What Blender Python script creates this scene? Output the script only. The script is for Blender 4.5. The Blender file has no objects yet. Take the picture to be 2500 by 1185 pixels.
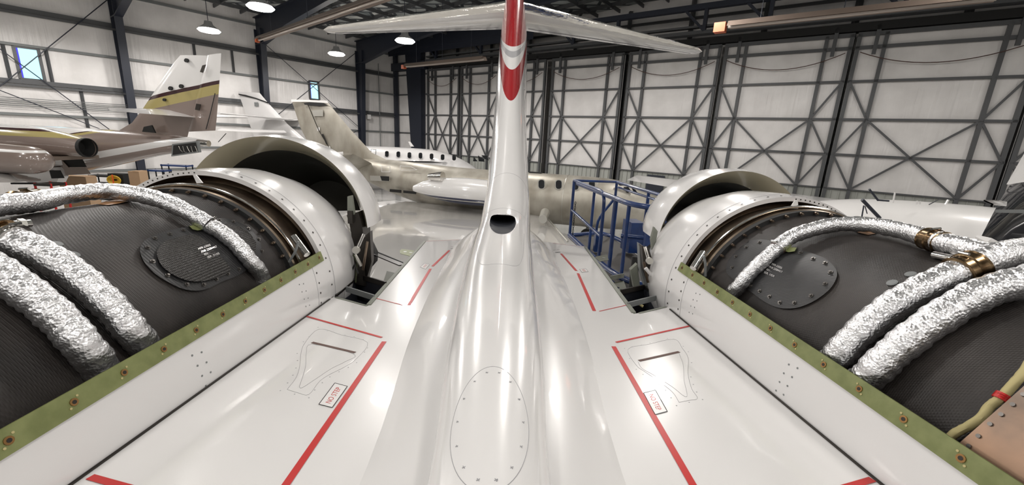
import bpy, bmesh, math, random
from mathutils import Vector as V, Matrix
random.seed(7)
PI = math.pi
C = bpy.context.scene.collection
# ------------------------------------------------------------------ camera, world, exposure
F_PX, PITCH, ROLL, YAW = 1011.0, 0.247834, 0.0493938, 0.026514
CAMZ = 3.9
fwd = V((math.sin(YAW)*math.cos(PITCH), math.cos(YAW)*math.cos(PITCH), -math.sin(PITCH)))
r0 = V((math.cos(YAW), -math.sin(YAW), 0)); d0 = fwd.cross(r0)
right = r0*math.cos(ROLL) - d0*math.sin(ROLL)
down = r0*math.sin(ROLL) + d0*math.cos(ROLL)
CAM = V((0, 0, CAMZ))
cd = bpy.data.cameras.new('camera'); cam = bpy.data.objects.new('camera', cd); C.objects.link(cam)
cd.sensor_fit = 'HORIZONTAL'; cd.sensor_width = 36; cd.lens = 36*F_PX/2500; cd.clip_start = .02; cd.clip_end = 300
m = Matrix((right, -down, -fwd)).transposed().to_4x4(); m.translation = CAM
cam.matrix_world = m
bpy.context.scene.camera = cam
w = bpy.data.worlds.new('world'); bpy.context.scene.world = w; w.use_nodes = True
w.node_tree.nodes['Background'].inputs[0].default_value = (.75, .85, 1, 1); w.node_tree.nodes['Background'].inputs[1].default_value = 1.0
vs = bpy.context.scene.view_settings
vs.view_transform = 'Standard'; vs.look = 'None'; vs.gamma = 1; vs.exposure = 0.0
LAMP_W = 400

def ray(x, y): return right*((x-1250)/F_PX) + down*((y-592.5)/F_PX) + fwd
def wp(x, y, D): d = ray(x, y); return CAM + d*(D/d.y)
def wz(x, y, z): d = ray(x, y); return CAM + d*((z-CAMZ)/d.z)
def wpl(x, y, P, n): d = ray(x, y); return CAM + d*((P-CAM).dot(n)/d.dot(n))
# hangar frame : u along the door wall, n towards it
PH = -0.670919
U = V((math.cos(PH), math.sin(PH), 0)); N = V((-math.sin(PH), math.cos(PH), 0))
def hg(u, n, z): return U*u + N*n + V((0, 0, z))

# ------------------------------------------------------------------ materials
def mat(name, col, rough=.5, metal=0, coat=0, bump=None, spec=None):
    m = bpy.data.materials.new(name); m.use_nodes = True
    b = m.node_tree.nodes['Principled BSDF']
    b.inputs['Base Color'].default_value = (*col, 1); b.inputs['Roughness'].default_value = rough
    b.inputs['Metallic'].default_value = metal; b.inputs['Coat Weight'].default_value = coat; b.inputs['Coat Roughness'].default_value = .03
    return m
def nd(m, t, **k):
    n = m.node_tree.nodes.new(t)
    for a, v in k.items():
        if a in n.inputs: n.inputs[a].default_value = v
        else: setattr(n, a, v)
    return n
def lk(m, a, ao, b, bi): m.node_tree.links.new(a.outputs[ao], b.inputs[bi])
def bsdf(m): return m.node_tree.nodes['Principled BSDF']
def coords(m, scale=(1, 1, 1), rot=(0, 0, 0), kind='Object'):
    t = nd(m, 'ShaderNodeTexCoord'); mp = nd(m, 'ShaderNodeMapping'); mp.inputs['Scale'].default_value = scale; mp.inputs['Rotation'].default_value = rot
    lk(m, t, kind, mp, 'Vector'); return mp
def add_bump(m, tex, out, strength, dist=.01):
    b = nd(m, 'ShaderNodeBump'); b.inputs['Strength'].default_value = strength; b.inputs['Distance'].default_value = dist
    lk(m, tex, out, b, 'Height'); lk(m, b, 'Normal', bsdf(m), 'Normal'); return b
def mottled(m, c1, c2, scale, mp=None, lo=.35, hi=.65, detail=5):
    mp = mp or coords(m)
    n = nd(m, 'ShaderNodeTexNoise', Scale=scale, Detail=detail); lk(m, mp, 'Vector', n, 'Vector')
    r = nd(m, 'ShaderNodeValToRGB'); r.color_ramp.elements[0].position = lo; r.color_ramp.elements[1].position = hi
    r.color_ramp.elements[0].color = (*c1, 1); r.color_ramp.elements[1].color = (*c2, 1)
    lk(m, n, 'Fac', r, 'Fac'); lk(m, r, 'Color', bsdf(m), 'Base Color'); return n

WCOL = (.66, .65, .645)
BOLTM = mat('blackened_bolt', (.16, .15, .14), .35, .9)
WHITE = mat('white_gloss_paint', WCOL, .25, coat=.6)
WHITE2 = mat('white_satin_paint', (.68, .67, .66), .3, coat=.3)
STEEL = mat('dark_navy_steel', (.018, .022, .035), .45)
GIRT = mat('grey_painted_steel', (.075, .078, .082), .45)
GIRTL = mat('light_grey_steel', (.17, .18, .18), .5)
BLACK = mat('matt_black', (.006, .006, .006), .7)
DARKI = mat('dark_interior', (.015, .017, .024), .6)
RED = mat('red_tape', (.45, .012, .01), .35)
INK = mat('black_ink', (.01, .01, .01), .5)
GREYL = mat('grey_seam', (.30, .30, .31), .5)
SLOT = mat('brown_seal', (.10, .055, .045), .6)
OLIVE = mat('olive_primer', (.19, .21, .065), .45); mottled(OLIVE, (.135, .155, .05), (.185, .205, .075), 25)
OLIVED = mat('dark_green_primer', (.045, .05, .025), .5)
GREYP = mat('grey_green_primer', (.17, .18, .15), .5)
ALU = mat('bare_aluminium', (.55, .54, .5), .38, .85)
CHROME = mat('polished_steel', (.75, .73, .7), .12, 1)
BRONZE = mat('heat_tinted_titanium', (.16, .12, .085), .33, .9); mottled(BRONZE, (.11, .08, .06), (.24, .19, .14), 7)
BRONZE2 = mat('bronze_clamp', (.20, .12, .05), .25, 1); mottled(BRONZE2, (.07, .042, .02), (.26, .18, .10), 30)
DKMET = mat('dark_metal', (.05, .045, .04), .35, .8)
NUT = mat('brass_nut', (.35, .2, .08), .3, 1)
BEIGE = mat('beige_primer', (.36, .325, .235), .22, coat=.5)
DARKEXH = mat('dark_exhaust_interior', (.022, .02, .014), .5)  # near-black colour for the inner faces of doors and nozzle
BLUE = mat('blue_enamel', (.008, .045, .20), .3, coat=.3); mottled(BLUE, (.004, .022, .10), (.007, .036, .15), 6)
CHAIN = mat('black_chain', (.02, .02, .02), .4, .7)
CARD = mat('cardboard', (.42, .28, .17), .8)
YEL = mat('yellow_plastic', (.65, .42, .03), .5)
ORG = mat('orange_strap', (.8, .12, .02), .5)
CORDM = mat('woven_cord', (.42, .36, .17), .7)
COPPER = mat('copper_plate', (.26, .18, .13), .38, .75); mottled(COPPER, (.16, .12, .095), (.38, .24, .16), 5, detail=6)
GLASS = mat('dark_window_glass', (.01, .012, .015), .06)
TAN = mat('brown_metallic_paint', (.20, .155, .13), .25, .3, 1)
MAROON = mat('maroon_stripe', (.035, .004, .006), .3, coat=1)
GOLD = mat('gold_stripe', (.34, .29, .11), .3, .2, 1)
NAVY = mat('navy_stripe', (.005, .01, .04), .3, coat=1)
SILV = mat('silver_stripe', (.42, .42, .42), .25, .5, 1)
REDP = mat('red_metallic_paint', (.26, .008, .012), .2, .3, 1)
PIPEM = mat('galvanised_tube', (.45, .40, .36), .35, .6)
LAMPM = mat('lamp_housing', (.3, .3, .3), .4)
LABELM = mat('amber_label', (.30, .15, .06), .4)
ORBOX = mat('orange_box', (.5, .10, .03), .5)
LIT = bpy.data.materials.new('lamp_lens'); LIT.use_nodes = True
e = LIT.node_tree.nodes.new('ShaderNodeEmission'); e.inputs[0].default_value = (1, .95, .88, 1); e.inputs[1].default_value = 30
LIT.node_tree.links.new(e.outputs[0], LIT.node_tree.nodes['Material Output'].inputs[0])
def emis(name, c, s):
    m = bpy.data.materials.new(name); m.use_nodes = True
    e = m.node_tree.nodes.new('ShaderNodeEmission'); e.inputs[0].default_value = (*c, 1); e.inputs[1].default_value = s
    m.node_tree.links.new(e.outputs[0], m.node_tree.nodes['Material Output'].inputs[0]); return m
DAY = emis('daylight_pane', (.45, .85, 1), 1.7)
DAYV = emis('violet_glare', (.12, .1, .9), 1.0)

# foil: crumpled aluminium
FOIL = mat('crumpled_foil', (.70, .70, .71), .33, 1)
mp = coords(FOIL)
v1 = nd(FOIL, 'ShaderNodeTexVoronoi', Scale=150); v1.feature = 'F1'; lk(FOIL, mp, 'Vector', v1, 'Vector')
n1 = nd(FOIL, 'ShaderNodeTexNoise', Scale=60, Detail=8, Distortion=1.6); lk(FOIL, mp, 'Vector', n1, 'Vector')
mx = nd(FOIL, 'ShaderNodeMath', operation='ADD'); lk(FOIL, v1, 'Distance', mx, 0); lk(FOIL, n1, 'Fac', mx, 1)
add_bump(FOIL, mx, 'Value', .34, .005)
# carbon duct: dark, woven
CARB = mat('woven_carbon_composite', (.045, .040, .037), .45); bsdf(CARB).inputs['Specular IOR Level'].default_value = .3
mp = coords(CARB)
wv = nd(CARB, 'ShaderNodeTexWave', Scale=60, Distortion=.4); wv.bands_direction = 'Y'; lk(CARB, mp, 'Vector', wv, 'Vector')
wv2 = nd(CARB, 'ShaderNodeTexWave', Scale=60, Distortion=.4); wv2.bands_direction = 'DIAGONAL'; lk(CARB, mp, 'Vector', wv2, 'Vector')
mx = nd(CARB, 'ShaderNodeMath', operation='MULTIPLY'); lk(CARB, wv, 'Fac', mx, 0); lk(CARB, wv2, 'Fac', mx, 1)
add_bump(CARB, mx, 'Value', .3, .002)
mottled(CARB, (.019, .0165, .0155), (.036, .031, .0285), 6, mp)
CARBF = mat('black_moulded_cover', (.018, .018, .019), .42)
mp = coords(CARBF); wv = nd(CARBF, 'ShaderNodeTexWave', Scale=55); wv.bands_direction = 'DIAGONAL'; lk(CARBF, mp, 'Vector', wv, 'Vector'); add_bump(CARBF, wv, 'Fac', .15, .003)
CARBG = mat('coarse_woven_cover', (.03, .027, .025), .35)
mp = coords(CARBG); wv = nd(CARBG, 'ShaderNodeTexWave', Scale=50, Distortion=2); wv.inputs['Detail Scale'].default_value = 9; wv.bands_direction = 'Y'; lk(CARBG, mp, 'Vector', wv, 'Vector')
wv2 = nd(CARBG, 'ShaderNodeTexWave', Scale=60); wv2.bands_direction = 'X'; lk(CARBG, mp, 'Vector', wv2, 'Vector')
mx = nd(CARBG, 'ShaderNodeMath', operation='MULTIPLY'); lk(CARBG, wv, 'Fac', mx, 0); lk(CARBG, wv2, 'Fac', mx, 1)
add_bump(CARBG, mx, 'Value', 1, .006)
# wall vinyl
VINYL = mat('white_insulation_facing', (.57, .57, .56), .38)
mp = coords(VINYL); n1 = nd(VINYL, 'ShaderNodeTexNoise', Scale=1.3, Detail=4); lk(VINYL, mp, 'Vector', n1, 'Vector')
n2 = mottled(VINYL, (.68, .66, .645), (.80, .78, .765), .8, mp)
mp2 = coords(VINYL, (7, 7, .35)); n3 = nd(VINYL, 'ShaderNodeTexNoise', Scale=1, Detail=2); lk(VINYL, mp2, 'Vector', n3, 'Vector')
mx = nd(VINYL, 'ShaderNodeMath', operation='ADD'); lk(VINYL, n1, 'Fac', mx, 0); lk(VINYL, n3, 'Fac', mx, 1)
add_bump(VINYL, mx, 'Value', .5, .05)
PANEL = mat('grey_ribbed_panel', (.38, .39, .36), .45)
DECK = mat('roof_facing', (.30, .32, .31), .6)
mp = coords(DECK); bk = nd(DECK, 'ShaderNodeTexBrick'); bk.inputs['Scale'].default_value = .33; bk.inputs['Color1'].default_value = (.78, .79, .76, 1); bk.inputs['Color2'].default_value = (.22, .26, .27, 1); bk.inputs['Mortar'].default_value = (.08, .09, .1, 1); bk.inputs['Mortar Size'].default_value = .035
lk(DECK, mp, 'Vector', bk, 'Vector'); lk(DECK, bk, 'Color', bsdf(DECK), 'Base Color')
FLOOR = mat('glossy_epoxy_floor', (.55, .54, .52), .12, coat=.6)
mottled(FLOOR, (.45, .445, .43), (.60, .595, .58), .35)
# bare metal jet skin
BARE = mat('stripped_bare_skin', (.42, .38, .31), .42, .45)
mottled(BARE, (.27, .245, .20), (.48, .455, .40), 1.6, coords(BARE, (1, 1, .5)), .3, .7, 7)
# polished stabilizer leading edge
POL = mat('polished_leading_edge', (.82, .8, .76), .1, 1)
mp = coords(POL, (1, 5, 5)); n1 = nd(POL, 'ShaderNodeTexNoise', Scale=2.2, Detail=3); lk(POL, mp, 'Vector', n1, 'Vector'); add_bump(POL, n1, 'Fac', .25, .03)

# ------------------------------------------------------------------ mesh builder
class MB:
    def __init__(s, xf=None): s.v = []; s.f = []; s.mi = []; s.xf = xf; s.cur = 0
    def P(s, p): return len(s.v) if s.v.append(V(p)) is None else 0
    def add(s, pts): i = len(s.v); s.v += [V(p) for p in pts]; return i
    def face(s, idx): s.f.append(tuple(idx)); s.mi.append(s.cur)
    def grid(s, rows, cu=False, cv=False, cap0=False, cap1=False):
        n, k = len(rows), len(rows[0]); b = s.add([p for r in rows for p in r])
        for i in range(n if cv else n-1):
            for j in range(k if cu else k-1):
                a = b+i*k; c = b+((i+1) % n)*k; j2 = (j+1) % k
                s.face((a+j, a+j2, c+j2, c+j))
        if cap0: s.face([b+j for j in range(k)][::-1])
        if cap1: s.face([b+(n-1)*k+j for j in range(k)])
        return s
    def box(s, c, sx, ax=None):
        c = V(c); ax = ax or (V((1, 0, 0)), V((0, 1, 0)), V((0, 0, 1)))
        x, y, z = [a*(h/2) for a, h in zip(ax, sx)]
        b = s.add([c-x-y-z, c+x-y-z, c+x+y-z, c-x+y-z, c-x-y+z, c+x-y+z, c+x+y+z, c-x+y+z])
        for q in ((0, 3, 2, 1), (4, 5, 6, 7), (0, 1, 5, 4), (1, 2, 6, 5), (2, 3, 7, 6), (3, 0, 4, 7)): s.face([b+i for i in q])
        return s
    def bar(s, a, b, w, h=None, up=(0, 0, 1)):
        a, b = V(a), V(b); d = (b-a); L = d.length; d.normalize(); up = V(up)
        if abs(d.dot(up)) > .98: up = V((1, 0, 0)) if abs(d.x) < .9 else V((0, 1, 0))
        x = d.cross(up).normalized(); z = x.cross(d)
        return s.box((a+b)/2, (w, L, h or w), (x, d, z))
    def tube(s, pts, r, n=12, cap=True, closed=False, wob=0):
        pts = [V(p) for p in pts]; rows = []; prev = None
        for i, p in enumerate(pts):
            a = pts[i-1] if (i or closed) else p; b = pts[(i+1) % len(pts)] if (i < len(pts)-1 or closed) else p
            d = (b-a).normalized()
            if prev is None:
                prev = d.orthogonal().normalized()
            x = (prev-d*prev.dot(d)).normalized(); prev = x; y = d.cross(x)
            rr = r[i] if isinstance(r, (list, tuple)) else r
            rows.append([p+(x*math.cos(2*PI*j/n)+y*math.sin(2*PI*j/n))*rr*(1+(random.uniform(-wob, wob) if wob else 0)) for j in range(n)])
        return s.grid(rows, cu=True, cv=closed, cap0=cap and not closed, cap1=cap and not closed)
    def poly(s, pts, n, t):
        """extrude a planar outline by t along n (both faces and the rim)"""
        k = len(pts); n = V(n).normalized()*t
        b = s.add(list(pts)+[V(p)+n for p in pts]); s.face([b+i for i in range(k)]); s.face([b+k+i for i in range(k)][::-1])
        for i in range(k): j = (i+1) % k; s.face((b+i, b+k+i, b+k+j, b+j))
        return s
    def disc(s, c, n, r, t=.001, k=12):
        c = V(c); n = V(n).normalized(); x = n.orthogonal().normalized(); y = n.cross(x)
        return s.poly([c+(x*math.cos(2*PI*i/k)+y*math.sin(2*PI*i/k))*r for i in range(k)], n, t)
    def build(s, name, m, parent=None, smooth=True, ang=40):
        me = bpy.data.meshes.new(name); vv = [s.xf @ p for p in s.v] if s.xf else s.v
        me.from_pydata(vv, [], s.f); 
        ms = m if isinstance(m, (list, tuple)) else [m]
        for q in ms: me.materials.append(q)
        for p, i in zip(me.polygons, s.mi): p.material_index = i
        bm = bmesh.new(); bm.from_mesh(me); bmesh.ops.recalc_face_normals(bm, faces=bm.faces); bm.to_mesh(me); bm.free()
        if smooth:
            for p in me.polygons: p.use_smooth = True
            me.set_sharp_from_angle(angle=math.radians(ang))
        o = bpy.data.objects.new(name, me); C.objects.link(o)
        if parent: o.parent = parent
        return o
def spline(pts, n=8):
    pts = [V(p) for p in pts]; out = []
    q = [pts[0]*2-pts[1]]+pts+[pts[-1]*2-pts[-2]]
    for i in range(1, len(q)-2):
        for j in range(n):
            t = j/n; a, b, c, d = q[i-1], q[i], q[i+1], q[i+2]
            out.append(.5*((2*b)+(c-a)*t+(2*a-5*b+4*c-d)*t*t+(3*b-a-3*c+d)*t**3))
    out.append(pts[-1]); return out
def lerp_tab(tab, x):
    if x <= tab[0][0]: return tab[0][1]
    for (a, p), (b, q) in zip(tab, tab[1:]):
        if x <= b:
            t = (x-a)/(b-a); return p+(q-p)*t
    return tab[-1][1]
def smooth_tab(tab):
    """cubic interpolation through a table"""
    def f(x):
        if x <= tab[0][0]: return tab[0][1]
        if x >= tab[-1][0]: return tab[-1][1]
        for i in range(len(tab)-1):
            if x <= tab[i+1][0]:
                x0, p = tab[i]; x1, q = tab[i+1]; h = x1-x0
                m0 = (q-tab[i-1][1])/(x1-tab[i-1][0]) if i else (q-p)/h
                m1 = (tab[i+2][1]-p)/(tab[i+2][0]-x0) if i+2 < len(tab) else (q-p)/h
                t = (x-x0)/h
                return (2*t**3-3*t*t+1)*p+(t**3-2*t*t+t)*h*m0+(-2*t**3+3*t*t)*q+(t**3-t*t)*h*m1
    return f
def tag(o, label=None, cat=None, group=None, kind=None):
    if label: o['label'] = label
    if cat: o['category'] = cat
    if group: o['group'] = group
    if kind: o['kind'] = kind
    return o
def empty(name, loc=(0, 0, 0)):
    o = bpy.data.objects.new(name, None); C.objects.link(o); o.location = loc; o.empty_display_size = .3; return o
def copy_tree(o, parent=None):
    c = o.copy(); C.objects.link(c)
    if parent: c.parent = parent
    for ch in list(o.children): copy_tree(ch, c)
    return c
# ------------------------------------------------------------------ hangar shell
ZU = V((0, 0, 1)); HX = (U, N, ZU)
WU, DN, RU, FN = -31.6, 24.0, 27.0, -24.0
def struct(o): o['kind'] = 'structure'; return o
b = MB(); b.poly([hg(WU-.3, FN-.3, 0), hg(RU+.3, FN-.3, 0), hg(RU+.3, DN+3, 0), hg(WU-.3, DN+3, 0)], (0, 0, -1), .2); struct(b.build('floor', FLOOR, smooth=False))
def roof_z(u): return 10.9+.06*(min(u, -2.3*2-u)-WU)
b = MB(); k = -2.3
b.grid([[hg(WU-.3, n, roof_z(WU)), hg(k, n, roof_z(k)), hg(RU+.3, n, roof_z(WU))] for n in (FN-.3, DN+3)])
b.grid([[hg(WU-.3, n, roof_z(WU)+.2), hg(k, n, roof_z(k)+.2), hg(RU+.3, n, roof_z(WU)+.2)] for n in (FN-.3, DN+3)])
ceil = struct(b.build('ceiling', DECK, smooth=False))
b = MB(); n = FN
while n < DN+2.8:
    for (u0, u1) in ((WU, k), (k, RU)):
        b.bar(hg(u0, n, roof_z(u0)-.13), hg(u1, n, roof_z(u1)-.13), .07, .2)
    n += 1.0 if False else 1.45
b.build('roof_strut', GIRT, ceil, smooth=False)
b = MB()
for i in range(26):
    u = WU+1.2+i*1.5
    if u < RU: b.bar(hg(u, FN, roof_z(u)-.2), hg(u, DN+2.6, roof_z(u)-.2), .07, .2)
b.build('purlin', GIRT, ceil, smooth=False)
def wall(name, c, s, m=VINYL): b = MB(); b.box(c, s, HX); return struct(b.build(name, m, smooth=False))
wl = wall('wall_left', hg(WU-.15, 0, 5.5), (.3, 54, 11.4))
wall('wall_right', hg(RU+.15, 0, 5.5), (.3, 54, 11.4)); wall('wall_front', hg(-2, FN-.15, 5.5), (59, .3, 11.4))
wf = wall('wall_far', hg(-2, DN+2.6, 6.6), (59, .2, 13.2))
b = MB()
for z in (9.55, 10.9, 12.2): b.bar(hg(WU, DN+2.4, z), hg(RU, DN+2.4, z), .2, .12)
for i in range(16): u = WU+1.5+i*3.7; b.bar(hg(u, DN+2.35, 0.01), hg(u, DN+2.35, roof_z(u)-.4), .22, .2)
b.build('girt', GIRT, wf, smooth=False)
# side return in the corner and its girts
b = MB(); b.box(hg(WU+2.1, DN+.25, 5.5), (4.2, .12, 10.6), HX); wr = struct(b.build('wall_return', VINYL, smooth=False))
b = MB()
for z in (2.4, 3.87, 5.38, 7.03, 8.6): b.bar(hg(WU, DN+.12, z), hg(WU+4.2, DN+.12, z), .12, .1)
b.build('girt', GIRT, wr, smooth=False)
b = MB(); b.bar(hg(WU+.25, DN-.1, .01), hg(WU+.25, DN-.1, 10.3), .28, .3, U); b.bar(hg(WU+.1, DN-.2, 9.2), hg(WU+4.3, DN-.2, 9.2), .5, .6)
b.grid([[hg(u, n, z) for (u, n) in ((-29.4-t, DN-.35), (-27.8, DN-.35), (-27.8, DN+.1), (-29.4-t, DN+.1))] for z, t in ((0.01, -.5), (10.3, .35))], cv=False, cu=True, cap0=True, cap1=True)
b.build('column', STEEL, wr, smooth=False)
# left wall girts
for z, h in ((1.1, .1), (2.4, .1), (3.87, .12), (5.38, .2), (7.03, .12), (8.6, .22), (10.2, .12)):
    b = MB(); b.bar(hg(WU+.08, FN, z), hg(WU+.08, DN, z), .16, h)
    if h > .15: b.bar(hg(WU+.2, FN, z-.18), hg(WU+.2, DN, z-.18), .1, .1)
    b.build('girt', GIRTL if h < .15 else GIRT, wl, smooth=False)
b = MB()
for nn, z0, z1 in ((2.0, 5.4, 7.0), (3.35, 5.4, 7.0), (9.5, 7.05, 8.6), (11.5, 7.05, 8.6), (4.3, 2.4, 5.3), (16.0, 2.4, 5.4), (17.35, 2.4, 5.4), (18.7, 2.4, 3.9)):
    b.bar(hg(WU+.06, nn, z0), hg(WU+.06, nn, z1), .1, .1)
b.build('wall_stud', GIRT, wl, smooth=False)
b = MB()
for i in range(5): b.tube([hg(WU+.22, nn, 4.25+.09*i-.03*math.sin(nn)) for nn in (-12, -6, 0, 3, 6.0)], .018, 5)
b.build('conduit', GIRTL, wl)
b = MB(); b.tube([hg(WU+.22, 22.2, .3), hg(WU+.22, 22.2, 9.3)], .035, 6); b.build('pipe', GIRTL, wl)
b = MB(); b.box(hg(WU+.45, 21.0, 5.0), (.12, .3, .35), HX); b.build('electrical_box', WHITE2, wl, smooth=False)
for (n0, n1, z0, z1) in ((-1, 6.1, 2.2, 10.0), (6.1, -1, 2.2, 9.8), (13.05, 20.3, 4.0, 9.9), (20.3, 13.05, 4.0, 9.4), (6.1, -1, 2.6, 6.2), (20.3, 16.8, 4.0, 2.4)):
    b = MB(); b.tube([hg(WU+.3, n0, z0), hg(WU+.3, n1, z1)], .022, 6); b.build('brace_rod', STEEL, wl)
# windows in the left wall
for i, (n0, n1, z0, z1) in enumerate(((2.32, 3.1, 5.5, 6.95), (16.35, 17.05, 5.95, 7.2))):
    r = struct(empty('window_%d' % (i+1), hg(WU+.1, (n0+n1)/2, z0))); iv = Matrix.Translation(-r.location)
    b = MB(iv)
    for a, c in (((n0, z0), (n1, z0)), ((n0, z1), (n1, z1)), ((n0, z0), (n0, z1)), ((n1, z0), (n1, z1))):
        b.bar(hg(WU+.05, a[0], a[1]), hg(WU+.05, c[0], c[1]), .12, .12, U)
    b.build('window_frame', GIRT, r, smooth=False)
    b = MB(iv); b.box(hg(WU+.02, (n0+n1)/2, (z0+z1)/2), (.03, n1-n0, z1-z0), HX); b.build('pane', DAY, r, smooth=False)
    b = MB(iv); b.box(hg(WU+.045, n0+.09, (z0+z1)/2), (.02, .06, z1-z0-.1), HX); b.build('glare_strip', DAYV, r, smooth=False)  # glowing violet strip that paints glare along one side of the pane
# columns and rafters of the rigid frames
for n, lab in ((-1.0, 'dark steel column at left wall beyond the frame'), (6.1, 'dark navy steel column on the left wall behind the brown jet tail'),
               (13.05, 'dark navy steel column on left wall between the lamps, above the white fin'), (20.3, 'thick dark steel column nearest the far left corner')):
    r = empty('steel_column', hg(WU+.5, n, 0)); iv = Matrix.Translation(-r.location)
    if n > 0: tag(r, lab, 'column', 'rigid frame columns along the left wall')
    else: tag(r, lab, 'column')
    b = MB(iv)
    for fu in (0, 1):
        rows = []
        for z in (0.005, 9.9):
            uu = WU+.16 if fu == 0 else WU+.45+(z/9.9)*.55
            rows.append([hg(uu, n-.17, z), hg(uu+.05, n-.17, z), hg(uu+.05, n+.17, z), hg(uu, n+.17, z)])
        b.grid(rows, cu=True, cap0=True, cap1=True)
    b.build('flange', STEEL, r, smooth=False)
    b = MB(iv); b.grid([[hg(WU+.18, n-.02, z), hg(WU+.46+(z/9.9)*.55, n-.02, z), hg(WU+.46+(z/9.9)*.55, n+.02, z), hg(WU+.18, n+.02, z)] for z in (0.005, 9.9)], cu=True, cap0=True, cap1=True)
    b.build('web', STEEL, r, smooth=False)
    r2 = empty('roof_rafter', hg(WU+.5, n, 9.9)); iv = Matrix.Translation(-r2.location)
    tag(r2, {-1.0: 'dark steel rafter over the left edge of the hangar', 6.1: 'dark steel rafter springing from the column behind the brown tail',
             13.05: 'dark haunched rafter springing from the middle left wall column beside the big lamp', 20.3: 'dark haunched rafter nearest the far corner, beside the central lamp'}[n], 'beam')
    rows = []; rows2 = []; prof = []
    for u in (WU+.16, WU+1.05, WU+4.5, WU+9, k):
        zb = lerp_tab([(WU+1.05, 9.0), (WU+4.5, 9.75), (WU+9, roof_z(WU+9)-1.1), (k, roof_z(k)-.9)], u)
        prof.append((u, zb, roof_z(u)-.32))
    b = MB(iv); b.grid([[hg(u, n-.03, zb), hg(u, n+.03, zb), hg(u, n+.03, zt), hg(u, n-.03, zt)] for u, zb, zt in prof], cu=True, cap0=True, cap1=True); b.build('web', STEEL, r2, smooth=False)
    for which in (1, 2):
        b = MB(iv); b.grid([[hg(q[0], n-.17, q[which]-.03), hg(q[0], n+.17, q[which]-.03), hg(q[0], n+.17, q[which]+.03), hg(q[0], n-.17, q[which]+.03)] for q in prof], cu=True, cap0=True, cap1=True); b.build('flange', STEEL, r2, smooth=False)
# header truss over the doors
tr = empty('header_truss', hg(0, DN-.5, 9.2)); iv = Matrix.Translation(-tr.location); tag(tr, 'long dark steel truss spanning above the hangar doors', 'truss')
b = MB(iv); b.bar(hg(WU+4.5, DN-.3, 9.45), hg(RU-.1, DN-.3, 9.45), .5, .16); b.bar(hg(WU+4.5, DN-.3, 9.75), hg(RU-.1, DN-.3, 9.75), .3, .1); b.build('bottom_chord', GIRT, tr, smooth=False)
b = MB(iv); b.bar(hg(WU+4.5, DN+.1, 9.1), hg(RU-.1, DN+.1, 9.1), .5, .32); b.build('door_track', BLACK, tr, smooth=False)
b = MB(iv); b.bar(hg(WU+4.5, DN-.5, 10.6), hg(RU-.1, DN-.5, 10.6), .3, .25); b.build('top_chord', STEEL, tr, smooth=False)
for i in range(15):
    u = -25.8+i*3.7+ (.9 if i % 2 else 0)
    if u > RU-.5: break
    b = MB(iv); b.bar(hg(u, DN-.5, 9.5), hg(u, DN-.5, 10.6), .2, .16, U); b.build('web_member', STEEL, tr, smooth=False)
    b = MB(iv); b.bar(hg(u, DN-.5, 9.5), hg(u-1.1, DN-.5, 10.6), .14, .12, U); b.build('web_member', STEEL, tr, smooth=False)
# dark steel-coloured sheet over the far corner
b = MB(); b.grid([[hg(WU+.2, DN-.75, z), hg(WU+15, DN-.75, z+.0)] for z in (10.0, 13.0)]); b.poly([hg(WU+.2, DN-.8, 10.2), hg(-17, DN-.8, 10.6), hg(-17, DN-.8, 12.6), hg(WU+.2, DN-.8, 11.0)], N, .06)
struct(b.build('trim_1', STEEL, smooth=False))
# hangar door leaves
def leaf(i, u0, u1):
    r = struct(empty('door_%d' % i, hg((u0+u1)/2, DN, 0))); iv = Matrix.Translation(-r.location)
    b = MB(iv); b.box(hg((u0+u1)/2, DN+.12, 5.55), (u1-u0, .06, 6.5), HX); b.build('facing_sheet', VINYL, r, smooth=False)
    b = MB(iv); nn = int((u1-u0)/.3)
    b.box(hg((u0+u1)/2, DN+.1, 1.17), (u1-u0, .06, 2.33), HX)
    for j in range(nn+1): b.box(hg(u0+(u1-u0)*j/nn, DN+.05, 1.17), (.03, .05, 2.33), HX)
    b.build('ribbed_skirt', PANEL, r, smooth=False)
    ps = (u0+.08, u0+.95, u1-.95, u1-.08)
    for p in ps:
        b = MB(iv); b.bar(hg(p, DN, .03), hg(p, DN, 8.85), .14, .14, U); b.build('post', GIRT, r, smooth=False)
    for z, h in ((2.36, .06), (3.87, .1), (5.38, .1), (6.95, .1), (8.3, .13), (8.82, .16)):
        b = MB(iv); b.bar(hg(u0, DN-.02, z), hg(u1, DN-.02, z), .1, h); b.build('rail', GIRT, r, smooth=False)
    mid = (u0+u1)/2
    for a, z0, c, z1 in ((ps[1], 5.38, mid, 3.87), (mid, 3.87, ps[2], 2.36), (ps[2], 5.38, mid, 3.87), (mid, 3.87, ps[1], 2.36),
                         (ps[1], 5.38, ps[0], 6.95), (ps[1], 5.38, ps[0], 3.87), (ps[0], 3.87, ps[1], 2.36), (ps[2], 5.38, ps[3], 6.95), (ps[2], 5.38, ps[3], 3.87), (ps[3], 3.87, ps[2], 2.36)):
        b = MB(iv); b.bar(hg(a, DN-.04, z0), hg(c, DN-.04, z1), .06, .08); b.build('brace', GIRT, r, smooth=False)
    for a in (ps[1]-.3, ps[2]+.3):
        b = MB(iv); b.bar(hg(a, DN-.1, 8.0), hg(a, DN-.1, 9.15), .1, .14, U); b.build('hanger', GIRT, r, smooth=False)
    b = MB(iv); b.tube([hg(u0+.2+(u1-u0-.4)*t, DN-.15, 8.1-2.2*t*(1-t)) for t in [x/14 for x in range(15)]], .018, 5); b.build('cable', SLOT, r)
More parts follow.
